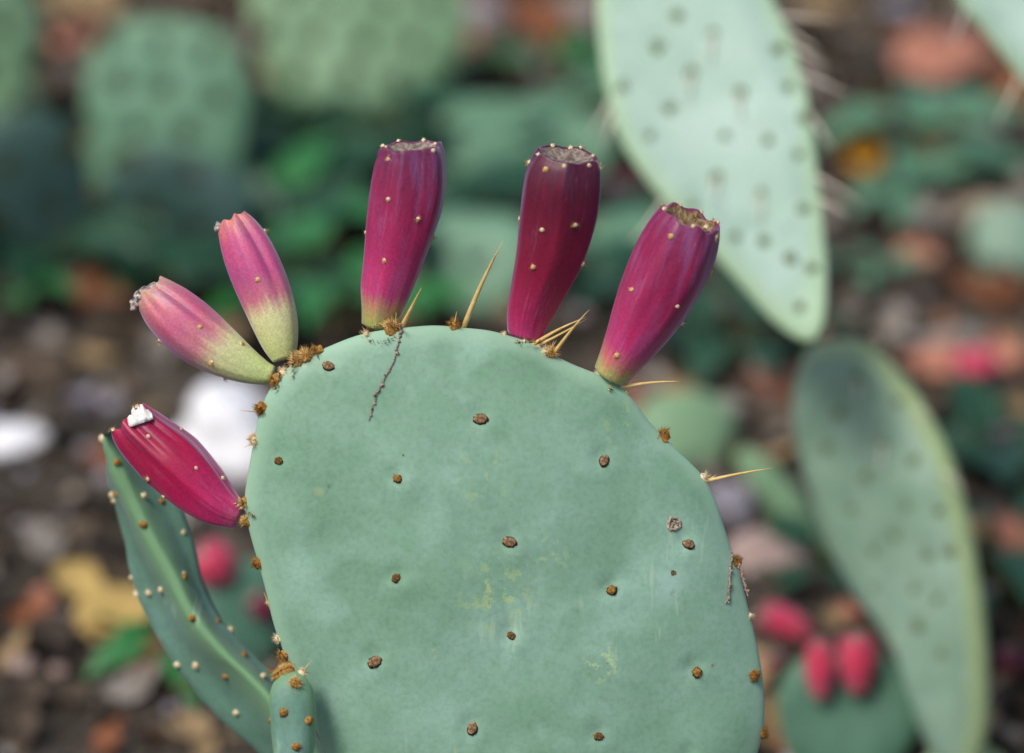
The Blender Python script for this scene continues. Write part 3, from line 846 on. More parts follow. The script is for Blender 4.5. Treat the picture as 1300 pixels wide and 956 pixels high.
# ---- pad seen edge-on behind the crimson fruit, small front pad, old base pad
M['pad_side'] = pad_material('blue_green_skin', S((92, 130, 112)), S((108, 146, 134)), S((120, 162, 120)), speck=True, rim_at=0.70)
ST = [(553, 131, 134, 139), (566, 132, 139, 152), (590, 135, 150, 178), (615, 140, 161, 205), (640, 147, 173, 226), (690, 158, 198, 243), (740, 170, 224, 257), (790, 189, 253, 281), (830, 213, 287, 316),
      (867, 239, 325, 350), (910, 276, 360, 384), (955, 328, 394, 412), (1000, 385, 425, 440)]
c = cr([(a_[0], a_[1], a_[2], a_[3]) for a_ in ST], 90)
V, RM, F = [], [], []
sg = 40
for i, (y, xl, xr, xe) in enumerate(c):
    f = i / 90
    d = 1.545 + 0.01 * math.sin(f * 3)
    w = min(1, f * 5) ** 0.6
    left = P(xl, y, d + 0.036 * w); rl = P(xr - 14 * w, y, d + 0.004); rc = P(xr - 3 * w, y, d); r2 = P(xr + 9 * w, y + 1, d + 0.002)
    right = P(xe, y - 4, d + 0.022 * w); back = P((xl + xe) / 2 + 6, y - 10, d + 0.085 * w)
    lm = left.lerp(rl, 0.5) + FWD * 0.004 * w; rm_ = r2.lerp(right, 0.5) + FWD * 0.003 * w
    ctrl = [left, lm, rl, rc, r2, rm_, right, right.lerp(back, 0.5) + RGT * 0.004 * w, back, left.lerp(back, 0.5) - RGT * 0.004 * w]
    lp = smooth_loop([tuple(q) for q in ctrl], 80)
    k = np.linspace(0, len(lp), sg, endpoint=False).astype(int)
    for j in k:
        V.append(Vector(lp[j]) + Vector((1, 0, 0)) * (0.0014 * noise.noise(Vector(lp[j]) * 34) + 0.0007 * noise.noise(Vector(lp[j]) * 90)))
        q = (j / len(lp) * 10)
        RM.append(1.0 if 2.1 <= q <= 4.1 else max(0.0, 1 - 0.35 * min(abs(q - 2.1), abs(q - 4.1))))
for i in range(90):
    for j in range(sg): F.append((i * sg + j, i * sg + (j + 1) % sg, (i + 1) * sg + (j + 1) % sg, (i + 1) * sg + j))
F.append(tuple(range(sg))); F.append(tuple(90 * sg + j for j in range(sg)))
lpad = build('pad', V, F, M['pad_side'], cactus)
at = lpad.data.attributes.new('rim', 'FLOAT', 'POINT'); at.data.foreach_set('value', RM)
tag(lpad, 'narrow pad seen edge-on with a bright green ridge')
ls = Surf(); ls.verts = V; ls.bvh = BVHTree.FromPolygons(V, F); ls.ob = lpad
for (x, y, k, sc) in [(131, 557, 0, 1.2), (149, 587, 1, 1.0), (148, 627, 1, 1.0), (182, 630, 0, 1.1), (205, 637, 1, 0.9), (182, 666, 1, 1.1), (137, 631, 0, 1.0), (137, 638, 0, 0.8), (160, 733, 0, 0.8), (171, 752, 0, 1.0),
                      (189, 753, 0, 1.0), (205, 749, 0, 1.0), (234, 733, 1, 1.0), (233, 728, 0, 0.7), (244, 785, 1, 1.0), (292, 800, 0, 1.1), (277, 788, 1, 0.7), (309, 831, 1, 1.0), (225, 844, 0, 1.0), (249, 845, 0, 1.1),
                      (286, 859, 1, 1.0), (334, 859, 0, 1.1), (346, 853, 1, 1.1), (300, 905, 0, 1.0), (345, 915, 1, 1.0), (233, 676, 0, 0.8)]:
    put((T_BUD if k == 0 else T_BUDO)[rng.randrange(2)], ls, x, y, scale=sc * 0.95)
sp_ = px_pad('pad', [(343, 890), (346, 870), (355, 857), (370, 851), (386, 858), (395, 872), (400, 893), (401, 925), (396, 965), (382, 1000), (362, 1000), (348, 955)], 1.480, turn(-8, 24), 0.009, cactus, M['pad_side'], a=3, rings=20, segs=90, seed=5)
tag(sp_.ob, 'small young pad tucked in front of the broad pad')
for (x, y, me, sc) in [(350, 846, T_AMBER[0], 0.9), (358, 847, T_AMBER[2], 1.0), (365, 845, T_AMBER[1], 0.9), (386, 850, T_CREAM[0], 0.9), (347, 856, T_AMBER[1], 0.8), (375, 868, T_AMBER[2], 0.9), (360, 905, T_BUDO[0], 1.1), (392, 915, T_BUDO[1], 1.1), (376, 948, T_BUDO[0], 1.1)]:
    put(me, sp_, x, y, scale=sc)
spine_px(sp_, (389, 851), (396, 838), 0.004, M['spine'], 0.0005)
# old lower pads that carry everything down to the soil (below the frame)
pb = Vector((base_main.x, base_main.y + 0.0, base_main.z + 0.14))
make_pad('pad', [(-0.055, -0.17), (-0.10, -0.05), (-0.11, 0.05), (-0.075, 0.115), (0.0, 0.135), (0.075, 0.115), (0.11, 0.05), (0.10, -0.05), (0.055, -0.17)], pb, Vector((1, 0, 0)), Vector((0, 0.05, 1)).normalized(),
         Vector((0, -1, 0.05)).normalized(), 0.022, cactus, M['pad_side'], rings=20, segs=80, seed=8)
pl = P(420, 1130, 1.53)
make_pad('pad', [(-0.03, -0.16), (-0.05, -0.08), (-0.055, 0.0), (-0.03, 0.05), (0.02, 0.05), (0.05, 0.0), (0.07, -0.10), (0.06, -0.16)], pl, Vector((1, 0, 0)), Vector((0, 0.1, 1)).normalized(),
         Vector((0, -1, 0.1)).normalized(), 0.02, cactus, M['pad_side'], rings=16, segs=60, seed=9)

# ================================================================== CACTUS ON THE RIGHT (two stacked pads)
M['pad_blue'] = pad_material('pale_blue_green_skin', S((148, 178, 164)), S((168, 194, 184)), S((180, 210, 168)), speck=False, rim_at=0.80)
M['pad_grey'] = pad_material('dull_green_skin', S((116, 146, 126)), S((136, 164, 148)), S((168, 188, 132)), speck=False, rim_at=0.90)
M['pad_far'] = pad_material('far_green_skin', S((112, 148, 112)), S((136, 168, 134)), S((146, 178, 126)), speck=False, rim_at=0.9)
M['pad_shaded'] = pad_material('shaded_dark_skin', S((46, 74, 68)), S((60, 88, 86)), S((58, 92, 76)), speck=False, rim_at=0.9)  # shade on the two lower upper-left pads, put into the skin colour
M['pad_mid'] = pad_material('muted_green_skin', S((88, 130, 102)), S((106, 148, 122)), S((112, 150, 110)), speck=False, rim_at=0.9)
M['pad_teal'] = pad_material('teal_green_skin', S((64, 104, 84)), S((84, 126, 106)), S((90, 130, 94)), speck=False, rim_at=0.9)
DR = 2.0
rb = P(1215, 1050, DR + 0.02); rb.z = gz(rb.x, rb.y)
rc_ = empty('prickly_pear_cactus', rb, 'blurred fruitless cactus of two stacked pads, the upper one pale blue-green', 'cactus')
A_SP = [(905, 43), (878, 92), (940, 118), (850, 138), (825, 172), (920, 172), (975, 178), (1014, 196), (910, 225), (966, 246), (970, 306), (1004, 328), (988, 62), (835, 60), (1020, 265), (935, 300), (1015, 390), (1030, 340), (1000, 110), (1020, 150), (860, 20), (790, 110), (880, 262)]
pA = px_pad('pad', [(763, -10), (764, 50), (772, 115), (795, 190), (842, 255), (900, 318), (948, 372), (985, 412), (1020, 436), (1040, 434), (1051, 405), (1053, 345), (1047, 280), (1038, 205), (1026, 125), (1005, 50), (982, 0), (950, -80), (900, -150), (840, -170), (790, -130), (768, -70)],
            DR - 0.03, turn(-22, 38), 0.013, rc_, M['pad_blue'], dips_px=[(x, y, 0.0012, 0.009) for x, y in A_SP], a=3.2, b=0.6, rings=30, segs=140, seed=11, amp=0.0016, freq=10, bend=0.008)
for i, (x, y) in enumerate(A_SP):
    put(T_SPOT[i % 2], pA, x, y, scale=rng.uniform(0.7, 1.0))
for i, (a_, b_) in enumerate([((1000, 18), (1062, 28)), ((1012, 60), (1050, 85)), ((1024, 92), (1080, 122)), ((1032, 150), (1058, 192)), ((1040, 222), (1096, 262)), ((1044, 250), (1080, 275)), ((770, 130), (745, 175)), ((772, 150), (763, 190)), ((1010, 40), (1040, 66)), ((840, 255), (800, 310)),
                             ((910, 225), (905, 255)), ((878, 92), (870, 125)), ((940, 118), (936, 150)), ((965, 246), (962, 285)), ((905, 43), (897, 80))]):
    spine_px(pA, a_, b_, 0.012, M['pale_spine'], 0.0013)
B_SP = [(1065, 525), (1120, 562), (1160, 585), (1100, 605), (1080, 645), (1150, 642), (1135, 680), (1192, 648), (1178, 705), (1160, 748), (1165, 795), (1110, 700), (1050, 570), (1090, 480), (1140, 510), (1110, 745), (1190, 760), (1205, 700), (1195, 830)]
pB = px_pad('pad', [(1017, 470), (1012, 505), (1020, 560), (1038, 620), (1060, 682), (1090, 742), (1128, 800), (1165, 858), (1190, 920), (1205, 985), (1228, 1000), (1248, 940), (1250, 870), (1246, 800), (1237, 730), (1224, 660), (1203, 585), (1172, 520), (1134, 468), (1105, 440), (1075, 430), (1045, 433), (1026, 446)],
            DR + 0.02, turn(-46, 16), 0.020, rc_, M['pad_grey'], dips_px=[(x, y, 0.0012, 0.009) for x, y in B_SP], a=5, b=0.5, rings=30, segs=140, seed=13, amp=0.0016, freq=12)
for i, (x, y) in enumerate(B_SP):
    put(T_SPOT[i % 2], pB, x, y, scale=rng.uniform(0.7, 1.0))
for (a_, b_) in [((1165, 520), (1180, 535)), ((1120, 562), (1116, 600)), ((1200, 600), (1225, 625)), ((1110, 445), (1135, 420)), ((1090, 480), (1086, 512))]:
    spine_px(pB, a_, b_, 0.012, M['pale_spine'], 0.0011)
stub = P(1222, 1000, DR + 0.02)
make_pad('pad', [(-0.022, -0.15), (-0.035, -0.06), (-0.03, 0.01), (0.0, 0.03), (0.03, 0.01), (0.035, -0.06), (0.022, -0.15)], stub, Vector((1, 0, 0)), Vector((0, 0, 1)), Vector((0, -1, 0)), 0.02, rc_, M['pad_grey'], rings=12, segs=50)

# cactus whose pad edge enters at the upper right corner
cb = P(1530, 560, 2.02); cb.z = gz(cb.x, cb.y)
c3 = empty('prickly_pear_cactus', cb, 'blurred cactus with one smooth blue-green pad, beside a salmon dead leaf', 'cactus')
pC = px_pad('pad', [(1205, -30), (1217, 5), (1248, 42), (1280, 82), (1312, 118), (1360, 150), (1410, 160), (1440, 120), (1440, 40), (1410, -60), (1350, -130), (1280, -140), (1225, -90)], 1.98, turn(-20, 35), 0.012, c3, M['pad_blue'], a=4, rings=22, segs=90, seed=17)
spine_px(pC, (1290, 100), (1260, 165), 0.01, M['pale_spine'], 0.0009)
spine_px(pC, (1225, 12), (1206, 62), 0.01, M['pale_spine'], 0.0009)
pj = P(1425, 155, 1.98)
make_pad('pad', [(0.075 + x_, z_) for x_, z_ in [(-0.03, -(pj.z - cb.z) - 0.02), (-0.07, -(pj.z) * 0.6), (-0.075, -0.1), (-0.04, 0.0), (0.0, 0.015), (0.04, 0.0), (0.075, -0.1), (0.07, -(pj.z) * 0.6), (0.03, -(pj.z - cb.z) - 0.02)]],
         Vector((pj.x, pj.y, pj.z)), Vector((1, 0, 0)), Vector((0, 0, 1)), Vector((0, -1, 0)), 0.02, c3, M['pad_grey'], rings=18, segs=70)

# ================================================================== BACKGROUND CACTI
OBO = [(0.0, 0.0), (0.20, 0.03), (0.36, 0.2), (0.46, 0.42), (0.5, 0.62), (0.44, 0.84), (0.27, 0.97), (0.0, 1.0), (-0.27, 0.97), (-0.44, 0.84), (-0.5, 0.62), (-0.46, 0.42), (-0.36, 0.2), (-0.20, 0.03)]
def bg_pad(root, px, py, wpx, hpx, yaw, lean, mat, roll=0.0, d=None, T=0.011, spots=True, seed=0, lift=0.0, spacing=0.043):
    """A pad whose foot stands at photo pixel (px, py): on the soil, or at depth d on another pad."""
    foot = G(px, py) if d is None else P(px, py, d)
    foot = foot - Vector((0, 0, 0.006 if d is None else 0))
    dd = depth(foot)
    n = turn(yaw, lean); u, v, n = plane_axes(n, math.radians(roll))
    w, h = wpx * K * dd, hpx * K * dd
    rnd = random.Random(seed + int(px))
    loop = [(x * w * rnd.uniform(0.94, 1.06), y * h) for x, y in OBO]
    sp, dips = [], []
    if spots:
        row, yy = 0, h * 0.14
        while yy < h * 0.97:
            half = np.interp(yy / h, [0, .2, .42, .62, .84, .97, 1], [0.1, .36, .46, .5, .44, .27, 0]) * w * 0.92
            xx = -half + (spacing / 2 if row % 2 else 0)
            while xx < half:
                sp.append((xx + rnd.uniform(-.004, .004), yy + rnd.uniform(-.004, .004))); xx += spacing
            yy += spacing * 0.8; row += 1
        dips = [(x, y, 0.0026, 0.012) for x, y in sp]
    s = make_pad('pad', loop, foot, u, v, n, T, root, mat, dips=dips, rings=20, segs=80, seed=seed, amp=0.002, freq=14, bend=rnd.uniform(-.006, .008), a=4)
    for i, (x, y) in enumerate(sp):
        q = foot + u * x + v * y
        hit = s.bvh.ray_cast(q + n * 0.1, -n)
        if hit[0] is None: continue
        o = bpy.data.objects.new('areole', T_FAR[i % 2]); link(o, s.ob, hit[0] - n * 0.0003)
        o.rotation_euler = basis(hit[1]).to_euler(); sc_ = rnd.uniform(1.5, 2.3); o.scale = (sc_, sc_ * rnd.uniform(0.9, 1.3), 1.4)
    return s
def bg_cactus(px, py, label, group=None):
    return empty('prickly_pear_cactus', G(px, py), label, 'cactus', group)

k1 = bg_cactus(10, 215, 'pale grey-green blurred cactus pad standing beside two darker green pads')
bg_pad(k1, 0, 225, 150, 330, 18, 20, M['pad_far'], seed=1)
k2 = bg_cactus(185, 315, 'blurred cactus of one green pad and two dark blue-green pads below it')
bg_pad(k2, 190, 300, 215, 285, -6, 24, M['pad_mid'], roll=-4, seed=2)
bg_pad(k2, 62, 345, 190, 220, 14, 8, M['pad_shaded'], roll=14, seed=3, T=0.014, spacing=0.05)
bg_pad(k2, 205, 345, 190, 175, -8, 6, M['pad_shaded'], roll=-16, seed=23, T=0.014, spacing=0.05)
k3 = bg_cactus(440, 185, 'large pale green cactus pad dotted with dark areoles, far behind the purple fruits')
bg_pad(k3, 445, 178, 270, 290, 4, 30, M['pad_far'], roll=-6, seed=4)
k4 = bg_cactus(385, 262, 'small teal cactus pad low to the soil among glossy leaves')
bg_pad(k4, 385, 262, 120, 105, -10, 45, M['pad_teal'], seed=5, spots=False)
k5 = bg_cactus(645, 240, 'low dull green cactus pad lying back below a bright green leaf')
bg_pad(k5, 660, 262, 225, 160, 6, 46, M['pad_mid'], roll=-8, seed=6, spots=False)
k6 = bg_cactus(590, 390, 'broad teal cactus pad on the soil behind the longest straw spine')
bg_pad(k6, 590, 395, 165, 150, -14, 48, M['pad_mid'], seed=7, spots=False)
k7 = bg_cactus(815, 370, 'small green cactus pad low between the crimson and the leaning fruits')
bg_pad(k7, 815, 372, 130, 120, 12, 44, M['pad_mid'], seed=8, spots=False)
k8 = bg_cactus(890, 590, 'rounded pale green cactus pad with a long yellowish arm lying beside it')
bg_pad(k8, 880, 600, 135, 115, 10, 40, M['pad_far'], seed=9, spots=False)
bg_pad(k8, 1065, 705, 46, 190, -10, 25, M['pad_far'], roll=46, seed=10, spots=False)
k9 = bg_cactus(1280, 350, 'pale bluish cactus pad on the soil beside a buff stone')
bg_pad(k9, 1275, 356, 105, 110, -12, 40, M['pad_grey'], seed=11, spots=False)
k10 = bg_cactus(1075, 965, 'low grey-green cactus pad bearing two upright pink fruits')
pk10 = bg_pad(k10, 1070, 985, 190, 165, -8, 34, M['pad_teal'], seed=12, spots=False)
k11 = bg_cactus(300, 860, 'green cactus pad with pink fruits behind the edge-on pad')
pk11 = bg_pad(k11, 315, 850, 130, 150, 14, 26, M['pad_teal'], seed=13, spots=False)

FMB = fruit_material('pink_fruit_skin', stops((0.0, (196, 120, 110)), (0.2, (220, 84, 112)), (0.6, (222, 66, 98)), (1.0, (180, 60, 84))), S((206, 70, 100)), S((190, 80, 110)), 0.3)
FMD = fruit_material('deep_pink_fruit_skin', stops((0.0, (150, 60, 80)), (0.3, (140, 34, 62)), (1.0, (100, 30, 52))), S((150, 40, 70)), S((120, 50, 80)), 0.3)
def bg_fruit(parent, base, tip, hw, d, mat):
    bx, by = base; tx, ty = tip
    cl = [(bx, by, hw * .5), (bx + (tx - bx) * .2, by + (ty - by) * .2, hw * .75), (bx + (tx - bx) * .5, by + (ty - by) * .5, hw), (bx + (tx - bx) * .8, by + (ty - by) * .8, hw * .95), (tx, ty, hw * .7)]
    return fruit(parent, cl, d, 0.008, mat, M['scar'], seed=bx * 0.01, rings=18, segs=28)
def d_ground(px, py): return depth(G(px, py))
dk = depth(pk10.p0 + pk10.v * 0.08)
bg_fruit(k10, (1042, 885), (1040, 814), 19, dk - 0.02, FMB)
bg_fruit(k10, (1090, 878), (1086, 806), 24, dk - 0.02, FMB)
dk = depth(pk11.p0 + pk11.v * 0.08)
bg_fruit(k11, (290, 735), (250, 700), 30, dk - 0.01, FMB)
bg_fruit(k11, (345, 785), (322, 758), 17, dk - 0.01, FMD)
def fallen_fruit(base, tip, hw, mat, label):
    g0 = G(*base)
    d = depth(g0) - hw * K * depth(g0)
    e = empty('fallen_fruit', g0, label, 'fruit')
    s = bg_fruit(e, base, tip, hw, d, mat)
    lo = min(v_.z - gz(v_.x, v_.y) for v_ in s.verts)
    s.ob.location.z -= lo + 0.004
    for ch in s.ob.children: pass
    s.ob.name = 'flesh'
    return e
fallen_fruit((1036, 806), (968, 768), 21, FMB, 'bright pink fallen fruit beside the broad pad rim, above two upright pink fruits')
fallen_fruit((975, 850), (980, 815), 20, FMD, 'deep pink fallen fruit half hidden behind the broad pad')
fallen_fruit((1262, 470), (1212, 488), 24, FMB, 'bright pink fallen fruit beside the dull green lower pad of the stacked cactus')
fallen_fruit((1285, 850), (1278, 808), 19, FMD, 'deep pink fallen fruit beyond the yellowish edge of the dull green pad')
fallen_fruit((616, 84), (590, 56), 25, FMB, 'pink fallen fruit near a bright green leaf, far behind the crimson fruit')
fallen_fruit((800, 248), (765, 238), 22, FMD, 'dusky pink fallen fruit behind the crimson fruit')

# ================================================================== LEAFY PLANTS
M['leaf_green'] = simple_mat('glossy_leaf', S((34, 96, 50)), S((58, 128, 62)), 30, 0.35, 0.2, 0.002, 0.5)
M['leaf_dark'] = simple_mat('dark_leaf', S((22, 58, 38)), S((40, 84, 56)), 30, 0.4, 0.2, 0.002, 0.5)
M['leaf_soft'] = simple_mat('soft_leaf', S((72, 118, 90)), S((98, 142, 112)), 30, 0.55, 0.2, 0.002, 0.4)
M['stem'] = simple_mat('green_stem', S((70, 90, 50)), S((100, 115, 70)), 60, 0.6, 0.2, 0.002)
def leaf_mesh(name, mat, seed, droop=0.25, fold=0.25, tooth=0.0, point=1.0):
    """Unit leaf along +Y, about 0.62 wide, with a folded midrib and a drooping tip."""
    rnd = random.Random(seed)
    nu, nv = 9, 14
    V, F = [], []
    for th in (0.0, -0.012):
        for j in range(nv + 1):
            t = j / nv
            w = 0.33 * math.sin(math.pi * min(1, t ** (0.72))) ** (0.8) * (1 - 0.25 * t * point) + 0.004
            w *= 1 + tooth * (1 if j % 2 else -1)
            for i in range(nu):
                s = (i / (nu - 1) - 0.5) * 2
                z = fold * abs(s) * w - droop * t * t + 0.03 * noise.noise(Vector((s * 2, t * 5, seed))) + 0.02 * math.sin(t * 14 + abs(s) * 3) * abs(s)
                V.append(Vector((s * w, t, z + th)))
    m_ = nu * (nv + 1)
    for j in range(nv):
        for i in range(nu - 1):
            a = j * nu + i
            F.append((a, a + 1, a + nu + 1, a + nu)); F.append((m_ + a, m_ + a + nu, m_ + a + nu + 1, m_ + a + 1))
    for j in range(nv):
        for i in (0, nu - 1):
            a = j * nu + i
            F.append((a, a + nu, m_ + a + nu, m_ + a) if i == 0 else (a, m_ + a, m_ + a + nu, a + nu))
    return mesh_data(name, V, F, [mat], recalc=False)
LEAVES = {k: [leaf_mesh('leaf', M[k], i + 3, 0.15 + 0.15 * i, 0.2 + 0.1 * i) for i in range(3)] for k in ('leaf_green', 'leaf_dark', 'leaf_soft')}
def leafy(px, py, label, kind, n, size, seed, spread=0.05, hgt=0.06):
    rnd = random.Random(seed)
    g0 = G(px, py)
    e = empty('leafy_seedling', g0, label, 'plant', 'green leafy plants on the litter')
    for i in range(n):
        a = 2 * math.pi * (i + rnd.uniform(-.3, .3)) / n
        top = g0 + Vector((math.cos(a) * spread * rnd.uniform(.3, 1), math.sin(a) * spread * rnd.uniform(.3, 1), hgt * rnd.uniform(0.4, 1.1)))
        pts = [g0.lerp(top, t) + Vector((0, 0, 0.012 * math.sin(math.pi * t))) for t in (0, .25, .5, .75, 1)]
        pts[0] = pts[0] - Vector((0, 0, 0.004))
        taper('stem', pts, 0.0018, M['stem'], e, 6)
        o = bpy.data.objects.new('leaf', LEAVES[kind][rnd.randrange(3)])
        link(o, e, top - Vector((0, 0, 0.0005)))
        o.rotation_euler = (rnd.uniform(-0.1, 0.5), rnd.uniform(-.3, .3), a - math.pi / 2 + rnd.uniform(-.5, .5))
        s = size * rnd.uniform(0.75, 1.2); o.scale = (s, s, s)
    return e
leafy(360, 320, 'glossy bright green leafy plant behind the half-ripe pink fruit', 'leaf_green', 8, 0.075, 1)
leafy(420, 432, 'glossy green leafy plant against the tall purple fruit foot', 'leaf_green', 7, 0.07, 2)
leafy(700, 140, 'bright green leafy plant beyond the low dull green pad', 'leaf_green', 6, 0.085, 3, 0.06, 0.04)
leafy(1172, 212, 'soft green leafy plant beside an orange-yellow dead leaf', 'leaf_soft', 7, 0.075, 4, 0.035, 0.05)
leafy(1140, 272, 'soft green leafy plant in shade beside the pale blue-green pad', 'leaf_soft', 5, 0.06, 5, 0.035, 0.03)
leafy(1285, 615, 'dark green leafy plant beyond the yellowish pad edge', 'leaf_dark', 6, 0.06, 6, 0.03, 0.04)
leafy(1055, 735, 'dark green leafy plant above two upright pink fruits', 'leaf_dark', 6, 0.045, 7, 0.03, 0.02)
leafy(222, 830, 'small green leafy plant beside a yellow dead leaf', 'leaf_green', 5, 0.05, 8, 0.03, 0.03)
leafy(640, 320, 'dark green leafy plant between the two upright fruits', 'leaf_dark', 8, 0.07, 9)
leafy(470, 290, 'dark green leafy plant hidden behind the tall purple fruit', 'leaf_dark', 8, 0.075, 10)
leafy(555, 232, 'soft green leafy plant below the large dotted pad', 'leaf_soft', 7, 0.06, 11, 0.04, 0.03)
leafy(290, 300, 'dark green leafy plant between the dark blue-green pads and the glossy leaves', 'leaf_dark', 6, 0.065, 12)
leafy(1095, 365, 'pale green leafy plant hugging the soil by the stacked cactus', 'leaf_soft', 4, 0.035, 13, 0.02, 0.02)
for i_, (x_, y_, kd_, sz_, lb_) in enumerate([
    (335, 400, 'leaf_dark', 0.07, 'dark leafy plant on the soil below the half-ripe pink fruit'), (520, 330, 'leaf_dark', 0.08, 'dark leafy plant between the tall purple fruit and the broad teal pad'),
    (600, 260, 'leaf_dark', 0.08, 'dark leafy plant between the two tallest fruits'), (775, 345, 'leaf_dark', 0.07, 'dark leafy plant between the crimson fruit and a small low pad'),
    (735, 185, 'leaf_soft', 0.05, 'soft green leafy plant beyond the crimson fruit crown'), (450, 210, 'leaf_dark', 0.08, 'dark leafy plant at the foot of the large dotted pad'),
    (330, 215, 'leaf_dark', 0.08, 'dark leafy plant beside the small teal pad'), (60, 350, 'leaf_dark', 0.06, 'dark leafy plant in the shade of the dark blue-green pads'), (190, 345, 'leaf_dark', 0.06, 'dark leafy plant at the foot of the dark blue-green pads'),
    (930, 470, 'leaf_dark', 0.06, 'dark leafy plant beside the rounded pale pad'), (850, 420, 'leaf_dark', 0.06, 'dark leafy plant beside the straw spine at the leaning fruit foot'),
    (1285, 770, 'leaf_dark', 0.06, 'dark leafy plant above a deep pink fallen fruit')]):
    leafy(x_, y_, lb_, kd_, 9, sz_, 100 + i_, 0.06, 0.05)
leafy(10, 400, 'green leafy plant in front of the dark blue-green pads', 'leaf_green', 5, 0.05, 14, 0.03, 0.03)

# ================================================================== STONES, LEAVES AND LITTER
M['white_stone'] = simple_mat('white_stone', S((226, 226, 230)), S((242, 242, 244)), 40, 0.6, 0.2, 0.003)
M['grey_stone'] = simple_mat('lilac_grey_stone', S((128, 124, 136)), S((168, 164, 174)), 40, 0.8, 0.5, 0.004)
M['buff_stone'] = simple_mat('buff_stone', S((156, 142, 124)), S((186, 172, 152)), 40, 0.85, 0.5, 0.004)
M['pink_stone'] = simple_mat('pinkish_stone', S((150, 128, 122)), S((184, 162, 154)), 40, 0.85, 0.5, 0.004)
def stone(px, py, wpx, hpx, mat, label, seed, name='stone', group=None, jag=0.22):
    g0 = G(px, py + hpx * 0.35)
    k = K * depth(g0)
    rx, rz = wpx * k / 2, hpx * k / 2 * 0.95
    bm = bmesh.new(); bmesh.ops.create_icosphere(bm, subdivisions=4, radius=1)
    V = []
    c0 = g0 + Vector((0, 0, rz * 0.55))
    for vv in bm.verts:
        q = vv.co * (1 + jag * noise.noise(vv.co * 0.9 + Vector((seed, 0, 0))) + (jag - 0.22) * noise.cell(vv.co * 1.3 + Vector((seed, 3, 1))) * 0.5 + 0.05 * noise.noise(vv.co * 3 + Vector((seed, 5, 0))))
        V.append(c0 + Vector((q.x * rx, q.y * rx * 0.8, max(q.z, -0.8) * rz)))
    F = [tuple(v_.index for v_ in f.verts) for f in bm.faces]; bm.free()
    return tag(build(name, V, F, mat, None, g0), label, 'stone', group)
stone(20, 553, 92, 44, M['white_stone'], 'smooth white stone lying alone on dark litter', 1, jag=0.3)
stone(284, 550, 160, 140, M['white_stone'], 'large white stone half hidden behind the broad pad rim', 2, jag=0.6)
stone(1140, 15, 50, 48, M['grey_stone'], 'bluish grey stone beyond a salmon dead leaf', 3)
stone(610, 12, 62, 40, M['grey_stone'], 'lilac grey stone beyond a pink fallen fruit', 4)
stone(925, 640, 80, 75, M['grey_stone'], 'lilac grey stone against the broad pad rim below a straw spine', 5)
stone(975, 700, 110, 70, M['pink_stone'], 'pale pinkish stone against the broad pad rim', 6)
stone(1250, 262, 75, 38, M['buff_stone'], 'buff stone beside a pale bluish pad', 7)
stone(120, 505, 70, 30, M['grey_stone'], 'flat grey stone beyond the crimson fruit tip', 8)
stone(60, 790, 34, 26, M['grey_stone'], 'small grey stone beside the pinkish pebbles', 9)
stone(30, 840, 40, 32, M['pink_stone'], 'larger pinkish pebble on litter beside a small grey stone', 10)
stone(76, 848, 26, 22, M['pink_stone'], 'smaller pinkish pebble on litter beside a small grey stone', 11)
stone(90, 740, 30, 24, M['grey_stone'], 'small lilac pebble beside a yellow dead leaf', 12)
stone(1190, 130, 70, 34, M['grey_stone'], 'flat grey stone beside the soft green leafy plant', 13)
def leaf_dead(name, c1, c2): return simple_mat(name, c1, c2, 45, 0.75, 0.4, 0.003, 0.25)
DL = {'salmon': leaf_dead('salmon_dead_leaf', S((158, 104, 84)), S((200, 140, 118))), 'yellow': leaf_dead('yellow_dead_leaf', S((168, 142, 84)), S((200, 172, 106))),
      'orange': leaf_dead('orange_dead_leaf', S((190, 128, 36)), S((222, 160, 52))), 'rust': leaf_dead('rust_dead_leaf', S((110, 68, 44)), S((150, 96, 66))),
      'tan': leaf_dead('tan_dead_leaf', S((134, 112, 82)), S((168, 144, 106))), 'brown': leaf_dead('brown_dead_leaf', S((68, 58, 48)), S((98, 84, 70))),
      'grey': leaf_dead('grey_dead_leaf', S((108, 102, 94)), S((160, 152, 144))), 'dark': leaf_dead('dark_dead_leaf', S((44, 38, 32)), S((70, 60, 50)))}
DLM = {k: leaf_mesh('dead_leaf', DL[k], i + 40, -0.12 if i % 2 else 0.2, 0.35, 0.03) for i, k in enumerate(DL)}
def dead_leaf(px, py, wpx, kind, ang, label, tilt=0.5):
    g0 = G(px, py)
    o = bpy.data.objects.new('dead_leaf', DLM[kind])
    s = wpx * K * depth(g0)
    R_ = Matrix.Rotation(-tilt * 0.0, 3, 'X')
    # lies on the litter, propped towards the viewer
    rot = Matrix.Rotation(math.radians(0), 3, 'Z') @ Matrix.Rotation(tilt, 3, 'X') @ Matrix.Rotation(math.radians(ang), 3, 'Z')
    link(o, None, (0, 0, 0))
    pts = [rot @ (v_.co * s) for v_ in DLM[kind].vertices]
    cen = sum(pts, Vector()) / len(pts)
    loc = g0 - Vector((cen.x, cen.y, 0))
    lo = min((loc + p).z - gz((loc + p).x, (loc + p).y) for p in pts)
    loc.z -= lo + 0.003 - 0.006
    o.location = loc
    o.rotation_euler = rot.to_euler(); o.scale = (s, s, s)
    return tag(o, label, 'leaf', 'dead leaves on the soil')
